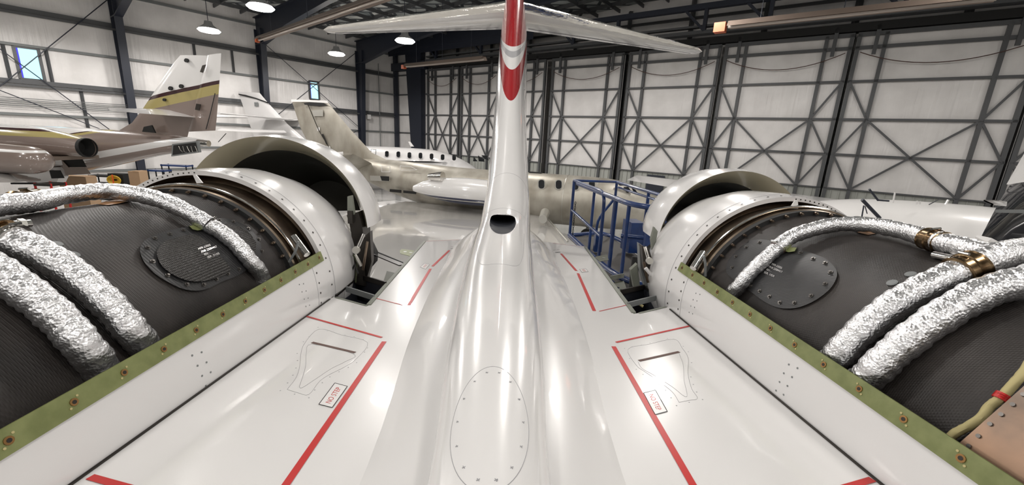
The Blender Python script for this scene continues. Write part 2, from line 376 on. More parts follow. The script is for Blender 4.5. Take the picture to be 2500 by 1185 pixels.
for i, (a, c) in enumerate(((-27.4, -23.75), (-23.6, -19.85), (-19.7, -15.95), (-15.5, -10.65), (-10.35, -5.55), (-5.4, -.35), (-.25, 5.05), (5.15, 10.4), (10.5, 15.8), (15.9, 21.0), (21.1, 26.6))): leaf(i+1, a, c)
# personnel door cut into a leaf
def onD(x, y, n=DN-.02): return wpl(x, y, hg(0, n, 0), N)
p0, p1 = onD(1582, 420), onD(1624, 425); u0, u1 = p0.dot(U), p1.dot(U)
r = struct(empty('door_12', hg((u0+u1)/2, DN, 0))); iv = Matrix.Translation(-r.location)
b = MB(iv); b.box(hg((u0+u1)/2, DN-.03, 1.12), (u1-u0, .06, 2.2), HX); b.build('door_panel', STEEL, r, smooth=False)
b = MB(iv); b.box(hg(u0+(u1-u0)*.72, DN-.07, 2.0), (.3, .02, .13), HX); b.build('notice', GIRTL, r, smooth=False)
b = MB(iv); b.box(hg(u0+(u1-u0)*.3, DN-.07, 1.9), (.12, .02, .2), HX); b.box(hg(u0+(u1-u0)*.25, DN-.07, 1.1), (.12, .02, .3), HX); b.build('pane_glint', emis('bright_pane', (.6, .9, 1), 1.5), r, smooth=False)  # glowing boxes that paint the glints in the door window
# high bay lamps
def lamp(u, n, z, lab=None, grp=None, pw=1):
    o = empty('high_bay_lamp', hg(u, n, z)); 
    tag(o, lab or 'round high bay lamp hung from the roof', 'ceiling lamp', grp)
    rz = roof_z(u)-.34-z
    b = MB(); prof = [(.04, .38), (.16, .36), (.2, .2), (.42, .03), (.43, 0), (.40, 0), (.38, .04), (.1, .1)]
    b.grid([[V((r*math.cos(2*PI*j/24), r*math.sin(2*PI*j/24), h)) for j in range(24)] for r, h in prof], cu=True); b.build('shade', LAMPM, o)
    b = MB(); b.grid([[V((r*math.cos(2*PI*j/24), r*math.sin(2*PI*j/24), h)) for j in range(24)] for r, h in ((.42, .0), (.50, -.07), (.42, -.14), (.2, -.18), (.01, -.185))], cu=True); b.build('lens', LIT, o)
    b = MB(); b.tube([(0, 0, .36), (0, 0, rz)], .015, 6); b.build('stem', STEEL, o)
    L = bpy.data.lights.new('lamp_light', 'SPOT'); L.shadow_soft_size = .3; L.spot_size = math.radians(179); L.spot_blend = .3; L.energy = LAMP_W*pw; L.color = (1, .96, .925)
    lo = bpy.data.objects.new('lamp_light', L); C.objects.link(lo); lo.parent = o; lo.location = (0, 0, -.52)
vis = {(-26.0, 2.2): 'round lamp cut by the top left of the picture', (-19.2, 8.2): 'largest round lamp, beside the middle left rafter', (-26.4, 8.7): 'round lamp in front of the left wall over the brown tail',
       (-18.6, 14.8): 'round lamp under the stabilizer against the dark far roof', (-25.9, 15.3): 'smallest round lamp, over the far window of the left wall'}
LG = 'high bay lamps hung from the hangar roof'
for (u, n), lab in vis.items(): lamp(u, n, 8.5, 'lit '+lab, LG, 1.35)
for (u, n) in [(-19.2, 2.0), (-11.8, 15.2), (-11.8, 8.5), (-4.6, 8.5), (-4.6, 15.2), (-11.8, 1.6), (-4.6, 1.6), (2.6, 8.5), (2.6, 15.2), (2.6, 1.6), (9.8, 8.5), (9.8, 1.6), (9.8, 15.2), (17, 8.5), (17, 1.6),
               (-26.2, -5), (-19.2, -5), (-11.8, -5), (-4.6, -5), (2.6, -5), (9.8, -5), (-19.2, -12), (-11.8, -12), (-4.6, -12), (2.6, -12)]: lamp(u, n, 9.3, 'lit high bay lamp high in the roof over the jets', 'high bay lamps high over the jets', (.3 if u > 1 else 1.2) if n > 12 else (.4 if u > 1 and n > 5 else .8))
# radiant heaters
def heater(a, bb, lab, bs=.3):
    a, bb = V(a), V(bb); d = (bb-a).normalized(); s = d.cross(ZU).normalized()
    o = empty('radiant_tube_heater', (a+bb)/2); iv = Matrix.Translation(-o.location); tag(o, lab, 'heater', None)
    b = MB(iv); b.grid([[p+s*x+ZU*z for x, z in ((-.26, -.02), (-.13, .16), (.13, .16), (.26, -.02), (.25, -.02), (.12, .14), (-.12, .14), (-.25, -.02))] for p in (a, bb)], cu=True); b.build('reflector', mat('heater_reflector', (.22, .17, .14), .4, .5), o, smooth=False)
    b = MB(iv); b.tube([a, bb], .055, 8); b.build('burner_tube', PIPEM, o)
    b = MB(iv); b.box(a-d*.25, (bs, bs*1.2, bs), (s, d, ZU)); b.build('burner_box', ORBOX, o, smooth=False)
    for t in (.15, .5, .85):
        p = a.lerp(bb, t); b = MB(iv); b.tube([p+ZU*.15, V((p.x, p.y, roof_z(p.dot(U))-.34))], .012, 5); b.build('hanger', STEEL, o)
    return o
p = wz(632, 98, 8.4); q_ = wz(940, -5, 8.4); heater(p, q_, 'radiant tube heater in front of the middle left column', .18)
p = wz(992, 163, 7.9); heater(p, p+U*6.5, 'radiant tube heater at the far corner beneath the dark roof', .22)
p = wz(1778, 66, 7.9); heater(p, p+U*6.2, 'radiant tube heater above the right hangar doors')
# ------------------------------------------------------------------ the white jet the picture is taken from
ya = ray(1235, 361).normalized(); x0 = ya.cross(ZU).normalized(); z0 = x0.cross(ya)
AR = math.radians(.6); xa = x0*math.cos(AR)+z0*math.sin(AR); za = -x0*math.sin(AR)+z0*math.cos(AR)
RA = Matrix((xa, ya, za)).transposed()
JL = V((0, 1.0, 0))
JET = empty('business_jet'); jm = RA.to_4x4(); jm.translation = JL; JET.matrix_world = jm
tag(JET, 'glossy white business jet in the foreground, seen aft over its tail with open engine cowlings', 'aircraft')
JX = Matrix.Translation(RA.transposed() @ (CAM-JL))
def JM(): return MB(JX)
def ar(x, y): return RA.transposed() @ ray(x, y)
def ay(x, y, Y): d = ar(x, y); return d*(Y/d.y)
def pz(Y): return -(.679+.061*Y)
def pl(x, y, up=0): d = ar(x, y); return d*(-.679/(d.z+.061*d.y)) + V((0, 0, up))
PN = V((0, .061, 1)).normalized()
def text_mesh(s):
    cu = bpy.data.curves.new('lettering', 'FONT'); cu.body = s; cu.align_x = 'LEFT'; cu.resolution_u = 3
    o = bpy.data.objects.new('lettering', cu); C.objects.link(o); bpy.context.view_layer.update()
    me = o.to_mesh(); v = [p.co.copy() for p in me.vertices]; f = [tuple(p.vertices) for p in me.polygons]
    o.to_mesh_clear(); bpy.data.objects.remove(o); bpy.data.curves.remove(cu)
    x0, x1 = min(p.x for p in v), max(p.x for p in v); y0, y1 = 0, max(p.y for p in v)
    return [((p.x-x0)/(x1-x0), (p.y-y0)/(y1-y0)) for p in v], f
def bil(q, u, v):  # q: four pixel corners, u along q0->q1, v along q0->q3
    return ((q[0][0]*(1-u)+q[1][0]*u)*(1-v)+(q[3][0]*(1-u)+q[2][0]*u)*v, (q[0][1]*(1-u)+q[1][1]*u)*(1-v)+(q[3][1]*(1-u)+q[2][1]*u)*v)
def lettering(s, q, mp, m, parent, name='lettering'):
    v, f = text_mesh(s); b = JM(); b.v = [V(mp(*bil(q, a, c))) for a, c in v]; b.f = f; b.mi = [0]*len(f)
    return b.build(name, m, parent, smooth=False)

# fuselage with its shoulder fairings
Fw = smooth_tab([(-1.5, .30), (.8, .325), (1.5, .385), (2.2, .42), (3, .44), (3.8, .46), (4.6, .42), (6, .22)])
rr = smooth_tab([(-9, .35), (-8, .95), (-6, 1.1), (-1, 1.02), (1, .86), (2.5, .66), (4.2, .42), (6.3, .12)])
rzc = smooth_tab([(-9, -2.1), (-6, -1.75), (-1, -1.68), (1, -1.6), (2.5, -1.45), (4.2, -1.25), (6.3, -1.1)])
def crown(Y): return pz(Y) + lerp_tab([(-2, .05), (.5, .055), (1.2, .075), (2.0, .13), (2.8, .22), (3.6, .27), (4.4, .2), (6, .1)], Y)
rows = []
for i in range(110):
    Y = -9+15.3*i/109
    zc, R = rzc(Y), rr(Y)
    blend = min(1, max(0, (Y+2.5)/1.5)); pts = []
    F, zk, zp = Fw(Y), crown(Y), pz(Y)-.01
    if Y > 4: F *= .9
    for j in range(13):
        t = j/12; x = F*t; hz = zk-(zk-zp)*(t**2.0)*(1 if t < .8 else 1) if True else 0
        e = max(0, (t-.72)/.28); hz = zk-(zk-zp)*(1-(1-t*t)**(1.15)) - 0*e
        ang = PI/2-t*.62; cx, cz = R*math.cos(ang), zc+R*math.sin(ang)
        pts.append(V((x*blend+cx*(1-blend), Y, hz*blend+cz*(1-blend))))
    for j in range(1, 14):
        ang = (PI/2-.62)-(PI-.62)*j/13
        k = min(1, j/3); cx, cz = R*math.cos(ang), zc+R*math.sin(ang)
        if blend > .5 and j < 3 and False: pass
        pts.append(V((cx, Y, min(cz, pz(Y)-.02*j) if blend > .5 else cz)))
    rows.append([V((-p.x, p.y, p.z)) for p in pts[::-1]]+pts[1:])
b = JM(); b.grid(rows, cap0=True, cap1=True); fus = b.build('fuselage', WHITE, JET, ang=60)

# dorsal ridge flowing into the fin
ztop = smooth_tab([(-2.4, -.60), (-1, -.572), (.5, -.56), (1, -.546), (1.5, -.528), (1.94, -.50), (2.3, -.437), (2.65, -.33), (2.98, -.11), (3.35, .19), (3.8, .56), (4.35, 1.01), (5.07, 1.6), (5.6, 2.03), (5.9, 2.2), (7.2, 2.25)])
hw = smooth_tab([(-2.4, .05), (-1, .09), (.7, .118), (1.1, .145), (1.75, .172), (2.2, .182), (2.7, .172), (3.0, .166), (3.4, .158), (4, .150), (5, .156), (6, .16)])
rd = smooth_tab([(-2.4, .06), (-1, .07), (.7, .075), (1.1, .09), (1.75, .12), (2.2, .17), (2.7, .26), (3.2, .42), (4, .5), (5, .5)])
def xcen(Y): return lerp_tab([(.5, -.010), (2, -.014), (2.4, -.004), (3, .024), (4, .03), (5, .048)], Y)
def zbot(Y): return -.95 if Y < 5.2 else -.95+(Y-5.2)*2.2
def taper(Y, z): yt = 5.35+(z+.6)*.62; return max(.03, min(1, (yt-Y)/1.5))
rows = []
for i in range(131):
    Y = -2.4+9.5*i/130; zt = ztop(Y); W_, D = hw(Y), rd(Y); zb = min(zbot(Y), zt-.2); pts = []
    for j in range(27):
        if j <= 18: a = j/18*PI/2; fx = math.sin(a); dd = D*(1-math.cos(a))
        else: dd = D+(zt-D-zb)*(j-18)/8; fx = 1
        z = zt-dd
        fl = .10*max(0, dd-D) if Y < 2.8 else 0
        pts.append((fx*W_*taper(Y, z)+fl, z))
    xc = xcen(Y)
    rows.append([V((xc-x, Y, z)) for x, z in pts[::-1]]+[V((xc+x, Y, z)) for x, z in pts[1:]])
# fin paint: chevrons wrap back around the leading edge
FINM = mat('fin_paint', WCOL, .2, 0, 1)
g = nd(FINM, 'ShaderNodeNewGeometry'); tc = nd(FINM, 'ShaderNodeTexCoord'); sp = nd(FINM, 'ShaderNodeSeparateXYZ'); lk(FINM, tc, 'Object', sp, 'Vector')
off = RA.transposed() @ (CAM-JL)
def band(px_y, slope, colm, base, bi):
    """colour everything above the plane through the leading edge point seen at pixel row px_y"""
    # leading edge point on the centre plane
    best = min((abs((lambda q: q[1])(projA(V((xcen(Y), Y, ztop(Y)))))-px_y), Y) for Y in [2.9+.01*k for k in range(270)])[1]
    c = (ztop(best)+off.z)-slope*(best+off.y)
    a = nd(FINM, 'ShaderNodeMath', operation='MULTIPLY_ADD'); lk(FINM, sp, 'Y', a, 0); a.inputs[1].default_value = -slope; lk(FINM, sp, 'Z', a, 2)
    g1 = nd(FINM, 'ShaderNodeMath', operation='GREATER_THAN'); lk(FINM, a, 'Value', g1, 0); g1.inputs[1].default_value = c
    g2 = nd(FINM, 'ShaderNodeMath', operation='GREATER_THAN'); lk(FINM, sp, 'Z', g2, 0); g2.inputs[1].default_value = ztop(best)+off.z-.005
    gt = nd(FINM, 'ShaderNodeMath', operation='MULTIPLY'); lk(FINM, g1, 'Value', gt, 0); lk(FINM, g2, 'Value', gt, 1)
    mxn = nd(FINM, 'ShaderNodeMix', data_type='RGBA'); lk(FINM, gt, 'Value', mxn, 'Factor'); 
    if base is None: mxn.inputs[6].default_value = (*WCOL, 1)
    else: FINM.node_tree.links.new(base.outputs[2], mxn.inputs[6])
    mxn.inputs[7].default_value = (*colm, 1); return mxn
def projA(a): wv_ = RA @ a; return (1250+F_PX*wv_.dot(right)/wv_.dot(fwd), 592.5+F_PX*wv_.dot(down)/wv_.dot(fwd))
RC, WC, GC = (.30, .008, .012), WCOL, (.36, .36, .37)
q = band(247, .56, RC, None, 0); q = band(170, .49, WC, q, 0); q = band(141, .43, GC, q, 0); q = band(126, .41, WC, q, 0); q = band(114, .37, RC, q, 0)
FINM.node_tree.links.new(q.outputs[2], bsdf(FINM).inputs['Base Color'])
b = JM(); b.grid(rows, cap0=True, cap1=True); fin = b.build('fin', FINM, JET, ang=60)
# ram air intake cut into the foot of the fin
def ell(cx, cz, a, c, n=40, p=2.6):
    o = []
    for i in range(n):
        t = 2*PI*i/n; ct, st = math.cos(t), math.sin(t)
        o.append((cx+a*abs(ct)**(2/p)*(1 if ct > 0 else -1), cz+c*abs(st)**(2/p)*(1 if st > 0 else -1)))
    return o
xi = -.004
b = JM(); b.grid([[V((x, Y, z-s_)) for x, z in ell(xi, -.425, a, c)] for Y, a, c, s_ in ((1.7, .082, .032, .01), (2.35, .080, .031, -.0), (2.8, .065, .026, .0))], cu=True, cap0=True, cap1=True)
cut = b.build('cutter', DARKI); cut.parent = JET
bpy.context.view_layer.update()
fin.data.materials.append(DARKI)
md = fin.modifiers.new('cut', 'BOOLEAN'); md.operation = 'DIFFERENCE'; md.object = cut; md.solver = 'EXACT'
bpy.context.view_layer.update()
ev = fin.evaluated_get(bpy.context.evaluated_depsgraph_get()); nm = bpy.data.meshes.new_from_object(ev)
fin.modifiers.clear(); fin.data = nm; bpy.data.objects.remove(cut)
def crown_hit(x):  # surface height of the crown at lateral offset x and station Y
    def f(Y): s_ = min(.999, abs(x-xcen(Y))/hw(Y)); return ztop(Y)-rd(Y)*(1-math.sqrt(1-s_*s_))
    return f
for pgn in nm.polygons:
    cc = sum((nm.vertices[i].co for i in pgn.vertices), V())/len(pgn.vertices)-off
    vv_ = (abs(cc.x-xi)/.086)**2.6+(abs(cc.z+.427)/.04)**2.6
    if 1.8 < cc.y < 2.8 and vv_ < 1.2 and cc.z < crown_hit(cc.x)(cc.y)-.003: pgn.material_index = 1
# seams and panel outlines on the ridge
def ridge(x, Y, up=.0008): return V((x, Y, crown_hit(x)(Y)+up))
def seam(pts, r, m, parent, name='panel_seam', closed=False): b = JM(); b.tube(pts, r, 5, closed=closed); return b.build(name, m, parent)
seam([ridge(-.0135+.081*math.cos(2*PI*i/64), .77+.193*math.sin(2*PI*i/64), 0) for i in range(64)], .00075, GREYL, fin, 'oval_panel_seam', True)
for i in range(14):
    t = 2*PI*(i+.5)/14+PI/14; x, Y = -.0135+.069*math.cos(t), .77+.17*math.sin(t)
    c = ridge(x, Y, .0004); b = JM()
    for k in (0, 1): dx, dy = (math.cos(.6+k*PI/2)*.0035, math.sin(.6+k*PI/2)*.0035); b.bar(c-V((dx, dy, 0)), c+V((dx, dy, 0)), .0012, .001)
    b.disc(c-V((0, 0, .0008)), (0, 0, 1), .0036, .0003, 14) if i % 5 == 0 else None
    b.cur = 0; b.build('cross_screw', GREYL, fin, smooth=False)
sm = []
for i in range(29):
    t = -1+2*i/28; x = -.012+.135*t; Y = 1.80+.55*abs(t)**6; sm.append(ridge(x*(1 if Y < 2.3 else 1), Y, .0003))
seam(sm, .0008, GREYL, fin)
for Y in (2.62, 2.96):
    seam([ridge(xcen(Y)+hw(Y)*.9*(j/10-1), Y-.06*(1-(j/10-1)**2), .0003) for j in range(21)], .0009, GREYL, fin)

# horizontal stabilizer
def stab(s, span, zt):
    naca = [(1, 0), (.8, .045), (.55, .075), (.3, .085), (.12, .065), (.04, .04), (0, 0), (.04, -.04), (.12, -.065), (.3, -.085), (.55, -.075), (.8, -.045)]
    rows = []
    for i in range(19):
        t = i/18; le = 5.28+(7.02-5.28)*t; ch = 1.12-.72*t; z = 1.64+(zt-1.64)*t; x = .05+s*(.06+span*t)
        if i == 18: ch *= .5; le += .12
        rows.append([V((x, le+c*ch, z+h*ch*.75*(.25 if i == 18 else 1))) for c, h in naca])
    b = JM(); bb = b.add([p for r in rows for p in r]); k = len(naca)
    for i in range(18):
        for j in range(k):
            j2 = (j+1) % k; b.cur = 1 if j in (4, 5, 6, 7) else 0; b.face((bb+i*k+j, bb+i*k+j2, bb+(i+1)*k+j2, bb+(i+1)*k+j))
    b.cur = 0; b.face([bb+18*k+j for j in range(k)]); b.face([bb+j for j in range(k)][::-1])
    st = b.build('stabilizer', [WHITE, POL], JET, ang=50)
    b = JM(); b.tube([V((.05+s*(.2+span*t), 5.28+1.74*t+(.78)*(1.12-.72*t), 1.64+(zt-1.64)*t-.045*(1.12-.72*t))) for t in (0, .9)], .004, 5); b.build('elevator_hinge_line', GREYL, st)
stab(-1, 2.92, 1.705); stab(1, 3.0, 1.63)

# pylon decks -------------------------------------------------------------
def strip(px, py, w_, m, parent, name, up=.0012, taper_=None):
    a, c = pl(*px, up), pl(*py, up); d = (c-a).normalized(); sd = d.cross(PN).normalized()*w_/2
    b = JM(); b.poly([a-sd, c-sd, c+sd, a+sd], PN, .0004); return b.build(name, m, parent, smooth=False)
def pline(pts, r, m, parent, name='panel_seam', closed=False): b = JM(); b.tube([pl(x, y, .0004) for x, y in pts], r, 4, closed=closed); return b.build(name, m, parent)
def deck(s, outer_aft, corner, aftc, aftin):
    inn = .22*s
    o = [V((inn, -1.6, pz(-1.6))), V((.905*s, -1.6, pz(-1.6))), V((.905*s, 1.0, pz(1.0))), pl(*outer_aft), pl(*corner), pl(*aftc), pl(*aftin)]
    o.append(V((inn, o[-1].y, o[-1].z)))
    b = JM(); b.poly(o, -PN, .035); d = b.build('pylon', WHITE, JET, smooth=False)
    return d
DL = deck(-1, (813, 726), (899, 747), (1038, 589), (1126, 585)); DR = deck(1, (1643, 748), (1547, 767), (1427, 602), (1343, 592))
# red boundary tape
for s_, D_, segs in ((-1, DL, [((740, 771), (932, 825), .012), ((938, 835), (640, 1270), .018), ((220, 1166), (420, 1222), .016), ((917, 729), (984, 746), .006), ((998, 746), (1051, 657), .018), ((1056, 651), (1097, 612), .018), ((1040, 589.6), (1120, 586), .004)]),
                     (1, DR, [((1504, 837), (1683, 797), .012), ((1498, 847), (1735, 1262), .018), ((2045, 1197), (2130, 1172), .016), ((1463, 761), (1529, 746), .006), ((1451, 760), (1411, 668), .018), ((1407, 662), (1370, 620), .018), ((1350, 594.5), (1425, 603), .004)])):
    for a, c, w_ in segs: strip(a, c, w_, RED, D_, 'red_boundary_stripe')
# brown seals in slots, panel outlines, fasteners
strip((762, 837), (867, 862), .013, SLOT, DL, 'brown_seal', .001); strip((1560, 882), (1658, 860), .013, SLOT, DR, 'brown_seal', .001)
def crp(pts, o, s): return [(o[0]+x/s, o[1]+y/s) for x, y in pts]
def outline(pts): return [(p.x, p.y) for p in spline([V((x, y, 0)) for x, y in pts], 4)]
pline(outline(crp([(735, 615), (785, 550), (810, 480), (818, 400), (840, 340), (925, 255), (1060, 290), (1215, 335), (1150, 430), (1080, 480), (1000, 520), (930, 565), (865, 645), (800, 635), (735, 615)], (400, 700), 2.443)), .0006, GREYL, DL)
pline(outline(crp([(808, 600), (845, 480), (850, 400), (885, 345)], (400, 700), 2.443)+crp([(1135, 405), (1080, 450), (1000, 490), (910, 550), (825, 605), (808, 600)], (400, 700), 2.443)), .0006, GREYL, DL)
pline(outline(crp([(630, 692), (590, 630), (500, 560), (420, 505), (375, 470), (325, 375), (450, 345), (600, 315), (650, 370), (685, 430), (683, 520), (705, 610), (740, 668), (690, 680), (630, 692)], (1400, 700), 2.443)), .0006, GREYL, DR)
pline(outline(crp([(630, 400), (655, 470), (660, 560), (678, 645), (660, 655), (590, 600), (480, 530), (410, 490), (385, 450)], (1400, 700), 2.443)), .0006, GREYL, DR)
for D_, pts, sg in ((DL, crp([(695, 622), (738, 576), (770, 530), (788, 487), (797, 443), (795, 400), (832, 330), (865, 300), (920, 243), (975, 265), (1080, 290), (1135, 300), (1190, 318), (1215, 367), (1197, 392), (1150, 455), (1100, 483), (1045, 510), (990, 540), (945, 575), (900, 618), (865, 665), (780, 643)], (400, 700), 2.443), 0),
                    (DR, crp([(615, 712), (582, 665), (550, 620), (510, 583), (462, 552), (415, 525), (375, 495), (335, 430), (305, 370), (350, 360), (405, 350), (457, 337), (560, 310), (655, 358), (685, 390), (705, 455), (700, 540), (715, 585), (735, 630), (770, 675), (690, 692)], (1400, 700), 2.443), 1)):
    for x, y in pts: b = JM(); b.disc(pl(x, y, .0004), PN, .0022, .0004, 8); b.build('fastener', GREYL, D_, smooth=False)
# placards
for D_, q in ((DL, [(811, 996.8), (848, 944.8), (817.5, 936.6), (778.6, 988.6)]), (DR, [(1571, 961), (1599, 1014), (1629, 1006), (1600, 954)])):
    if D_ is DR: q = [(1571, 961), (1599, 1014), (1629, 1006), (1600, 954)]
    b = JM(); b.poly([pl(x, y, .001) for x, y in q], PN, .0004); pc = b.build('no_step_placard', WHITE2, D_, smooth=False)
    for i in range(4):
        a, c = pl(*q[i], .0016), pl(*q[(i+1) % 4], .0016); b = JM(); b.bar(a, c, .0022, .0005, PN); b.build('placard_border', INK, pc, smooth=False)
    qi = [bil(q, .14, .3), bil(q, .86, .3), bil(q, .86, .68), bil(q, .14, .68)]
    lettering('NO STEP', qi, lambda x, y: pl(x, y, .0017), RED, pc)
for D_, q in ((DL, [(1039, 658), (1049, 646.5), (1037, 643.5), (1026, 653)]), (DR, [(1415, 658), (1421, 666), (1436, 664), (1430, 656.5)])):
    b = JM(); b.poly([pl(x, y, .001) for x, y in q], PN, .0004); pc = b.build('small_placard', WHITE2, D_, smooth=False)
    for i in (0, 1, 2, 3): a, c = pl(*q[i], .0016), pl(*q[(i+1) % 4], .0016); b = JM(); b.bar(a, c, .0016, .0005, PN); b.build('placard_border', INK, pc, smooth=False)
    lettering('NO STEP', [bil(q, .2, .3), bil(q, .8, .3), bil(q, .8, .7), bil(q, .2, .7)], lambda x, y: pl(x, y, .0017), RED, pc)
for D_, qs in ((DL, [((1101, 607), (1113, 608.5)), ((1101, 602.5), (1106, 603)), ((1110, 602.5), (1116, 603.5))]), (DR, [((1356, 617), (1368, 616)), ((1351, 611.5), (1356, 611)), ((1360, 611), (1366, 610.5))])):
    for i, (a, c) in enumerate(qs): strip(a, c, .012 if i == 0 else .005, INK if i == 0 else SLOT, D_, 'drain_slot')
# open structure between pylon and nacelle
def plate_hole(outer, c, r, n, t, m, name, parent, k=24):
    out = []; per = [V(p) for p in outer]
    for i in range(k):
        f = i/k*len(per); a = int(f); out.append(per[a].lerp(per[(a+1) % len(per)], f-a))
    ax = (per[1]-per[0]).normalized(); n = V(n).normalized(); by = n.cross(ax)
    def ang(p): d = p-c; return math.atan2(d.dot(by), d.dot(ax))
    cir = [c+(ax*math.cos(ang(p))+by*math.sin(ang(p)))*r for p in out]
    b = JM(); b.grid([out, cir, [p-n*t for p in cir], [p-n*t for p in out]], cu=True, cv=True); return b.build(name, m, parent, smooth=False)
def bay(D_, q, parts):
    q4 = [pl(x, y, -.002) for x, y in q]     # open box
    b = JM(); dn = V((0, 0, -.16))
    for i in range(4): a, c = q4[i], q4[(i+1) % 4]; b.grid([[a, c], [a+dn, c+dn]]); 
    b.grid([[q4[0]+dn, q4[1]+dn], [q4[3]+dn, q4[2]+dn]]); b.build('open_bay', DARKI, D_, smooth=False)
    for (x0_, y0_), (x1_, y1_), w_, h_, mm, nm_ in parts:
        b = JM(); b.bar(pl(x0_, y0_, 0), pl(x1_, y1_, 0), w_, h_, PN); b.build(nm_, mm, D_, smooth=False)
bay(DL, [(818, 722), (901, 745), (941, 695), (872, 672)], [((815, 722), (874, 672), .035, .012, DKMET, 'frame_rail'), ((846, 706), (913, 727), .010, .03, GIRTL, 'rib'), ((874, 675), (942, 694), .012, .03, DKMET, 'rib'),
    ((820, 727), (896, 748), .012, .006, GREYP, 'rib_flange'), ((900, 746), (1037, 590), .022, .012, GREYP, 'edge_member'), ((897, 613), (982, 648), .05, .008, DKMET, 'edge_member'), ((897, 606), (984, 642), .004, .012, GIRTL, 'edge_member')])
bay(DR, [(1640, 745), (1551, 765), (1515, 712), (1572, 698)], [((1638, 745), (1576, 698), .035, .012, DKMET, 'frame_rail'), ((1600, 728), (1533, 745), .010, .03, GIRTL, 'rib'), ((1572, 701), (1516, 713), .012, .03, DKMET, 'rib'),
    ((1626, 750), (1560, 766), .012, .006, GREYP, 'rib_flange'), ((1547, 765), (1429, 604), .022, .012, GREYP, 'edge_member'), ((1523, 673), (1491, 679), .006, .03, GREYP, 'rib')])
for D_, o, c, r in ((DL, [(930, 694), (944, 652), (978, 660), (942, 695)], (945, 681), .02), (DR, [(1494, 681), (1524, 676), (1535, 706), (1517, 711)], (1507, 692), .02)):
    pts = [pl(x, y, -.03) for x, y in o]; plate_hole(pts, pl(*c, -.03), r, PN, .003, OLIVED, 'holed_web', D_)
for D_, q, cs in ((DL, [(976, 613), (981, 609), (1012, 613), (1003, 627), (977, 620)], [(989, 616), (1003, 618)]), (DR, [(1455, 627), (1482, 623), (1486, 636), (1464, 640), (1452, 630)], [(1474, 631)])):
    b = JM(); b.poly([pl(x, y, .0) for x, y in q], PN, .003); o = b.build('bracket', OLIVE if D_ is DL else OLIVED, D_, smooth=False)
    for c in cs: b = JM(); b.disc(pl(*c, .0035), PN, .014, .001, 16); b.build('bracket_hole', WHITE2 if D_ is DL else GIRTL, o, smooth=False)
b = JM(); b.tube(spline([pl(1530, 727, -.04), pl(1545, 733, -.03), pl(1560, 731, -.03), pl(1572, 733, -.04)], 4), .008, 8); b.build('wire_bundle', CORDM, DR)

# engines ------------------------------------------------------------------
class Eng: pass
EL = Eng(); EL.s = -1; EL.cx, EL.cz, EL.Rr, EL.Rf, EL.Rd = 1.484, -.755, .592, .521, .495; EL.Yd, EL.zd, EL.RD, EL.cxd = 2.67, -.586, .600, 1.484
ER = Eng(); ER.s = 1; ER.cx, ER.cz, ER.Rr, ER.Rf, ER.Rd = 1.445, -.735, .548, .50, .472; ER.Yd, ER.zd, ER.RD, ER.cxd = 2.60, -.565, .478, 1.482
def oncyl(e, x, y, R):
    d = ar(x, y); cx, cz = e.s*e.cx, e.cz
    A_ = d.x**2+d.z**2; B_ = d.x*cx+d.z*cz; C_ = cx*cx+cz*cz-R*R; D_ = B_*B_-A_*C_
    t = (B_-math.sqrt(D_))/A_ if D_ > 0 else B_/A_
    p = d*t
    if D_ <= 0:
        v = V((p.x-cx, 0, p.z-cz)); l = math.hypot(v.x, v.z); p = V((cx+v.x/l*max(R, l), p.y, cz+v.z/l*max(R, l)))
    return p
def nrm(e, p): return V((p.x-e.s*e.cx, 0, p.z-e.cz)).normalized()
def cp(e, t, R, Y, cx=None, cz=None):
    t = math.radians(t); return V((e.s*((cx or e.cx)-R*math.cos(t)), Y, (e.cz if cz is None else cz)+R*math.sin(t)))
def lathe(e, prof, t0, t1, n, name, m, parent, cx=None, cz=None, ang=35, seg=None, closed=False):
    b = JM(); b.grid([[cp(e, t0+(t1-t0)*j/n, R, Y, cx, cz) for j in range(n+(0 if t1-t0 >= 360 else 1))] for Y, R in prof], cu=(t1-t0 >= 360), cv=closed)
    if seg: 
        k = len(b.f)//(len(prof)-1+(1 if closed else 0))
        for i in range(len(b.f)): b.mi[i] = seg[i//k]
    return b.build(name, m, parent, ang=ang)
def patch(e, poly, R, name, m, parent, lift=.006, rings=(1, .8, .55, .3, .05)):
    if len(poly) > 7:
        n_ = len(poly); ex = [V((*poly[i % n_], 0)) for i in range(-2, n_+2)]; sp_ = spline(ex, 4)[8:8+4*n_]; poly = [(q_.x, q_.y) for q_ in sp_]
    cx = sum(p[0] for p in poly)/len(poly); cy = sum(p[1] for p in poly)/len(poly)
    rows = [[oncyl(e, x, y, R) for x, y in poly]]
    for k in rings: rows.append([oncyl(e, cx+(x-cx)*k, cy+(y-cy)*k, R+lift) for x, y in poly])
    b = JM(); b.grid(rows, cu=True, cap1=True); return b.build(name, m, parent, ang=30)
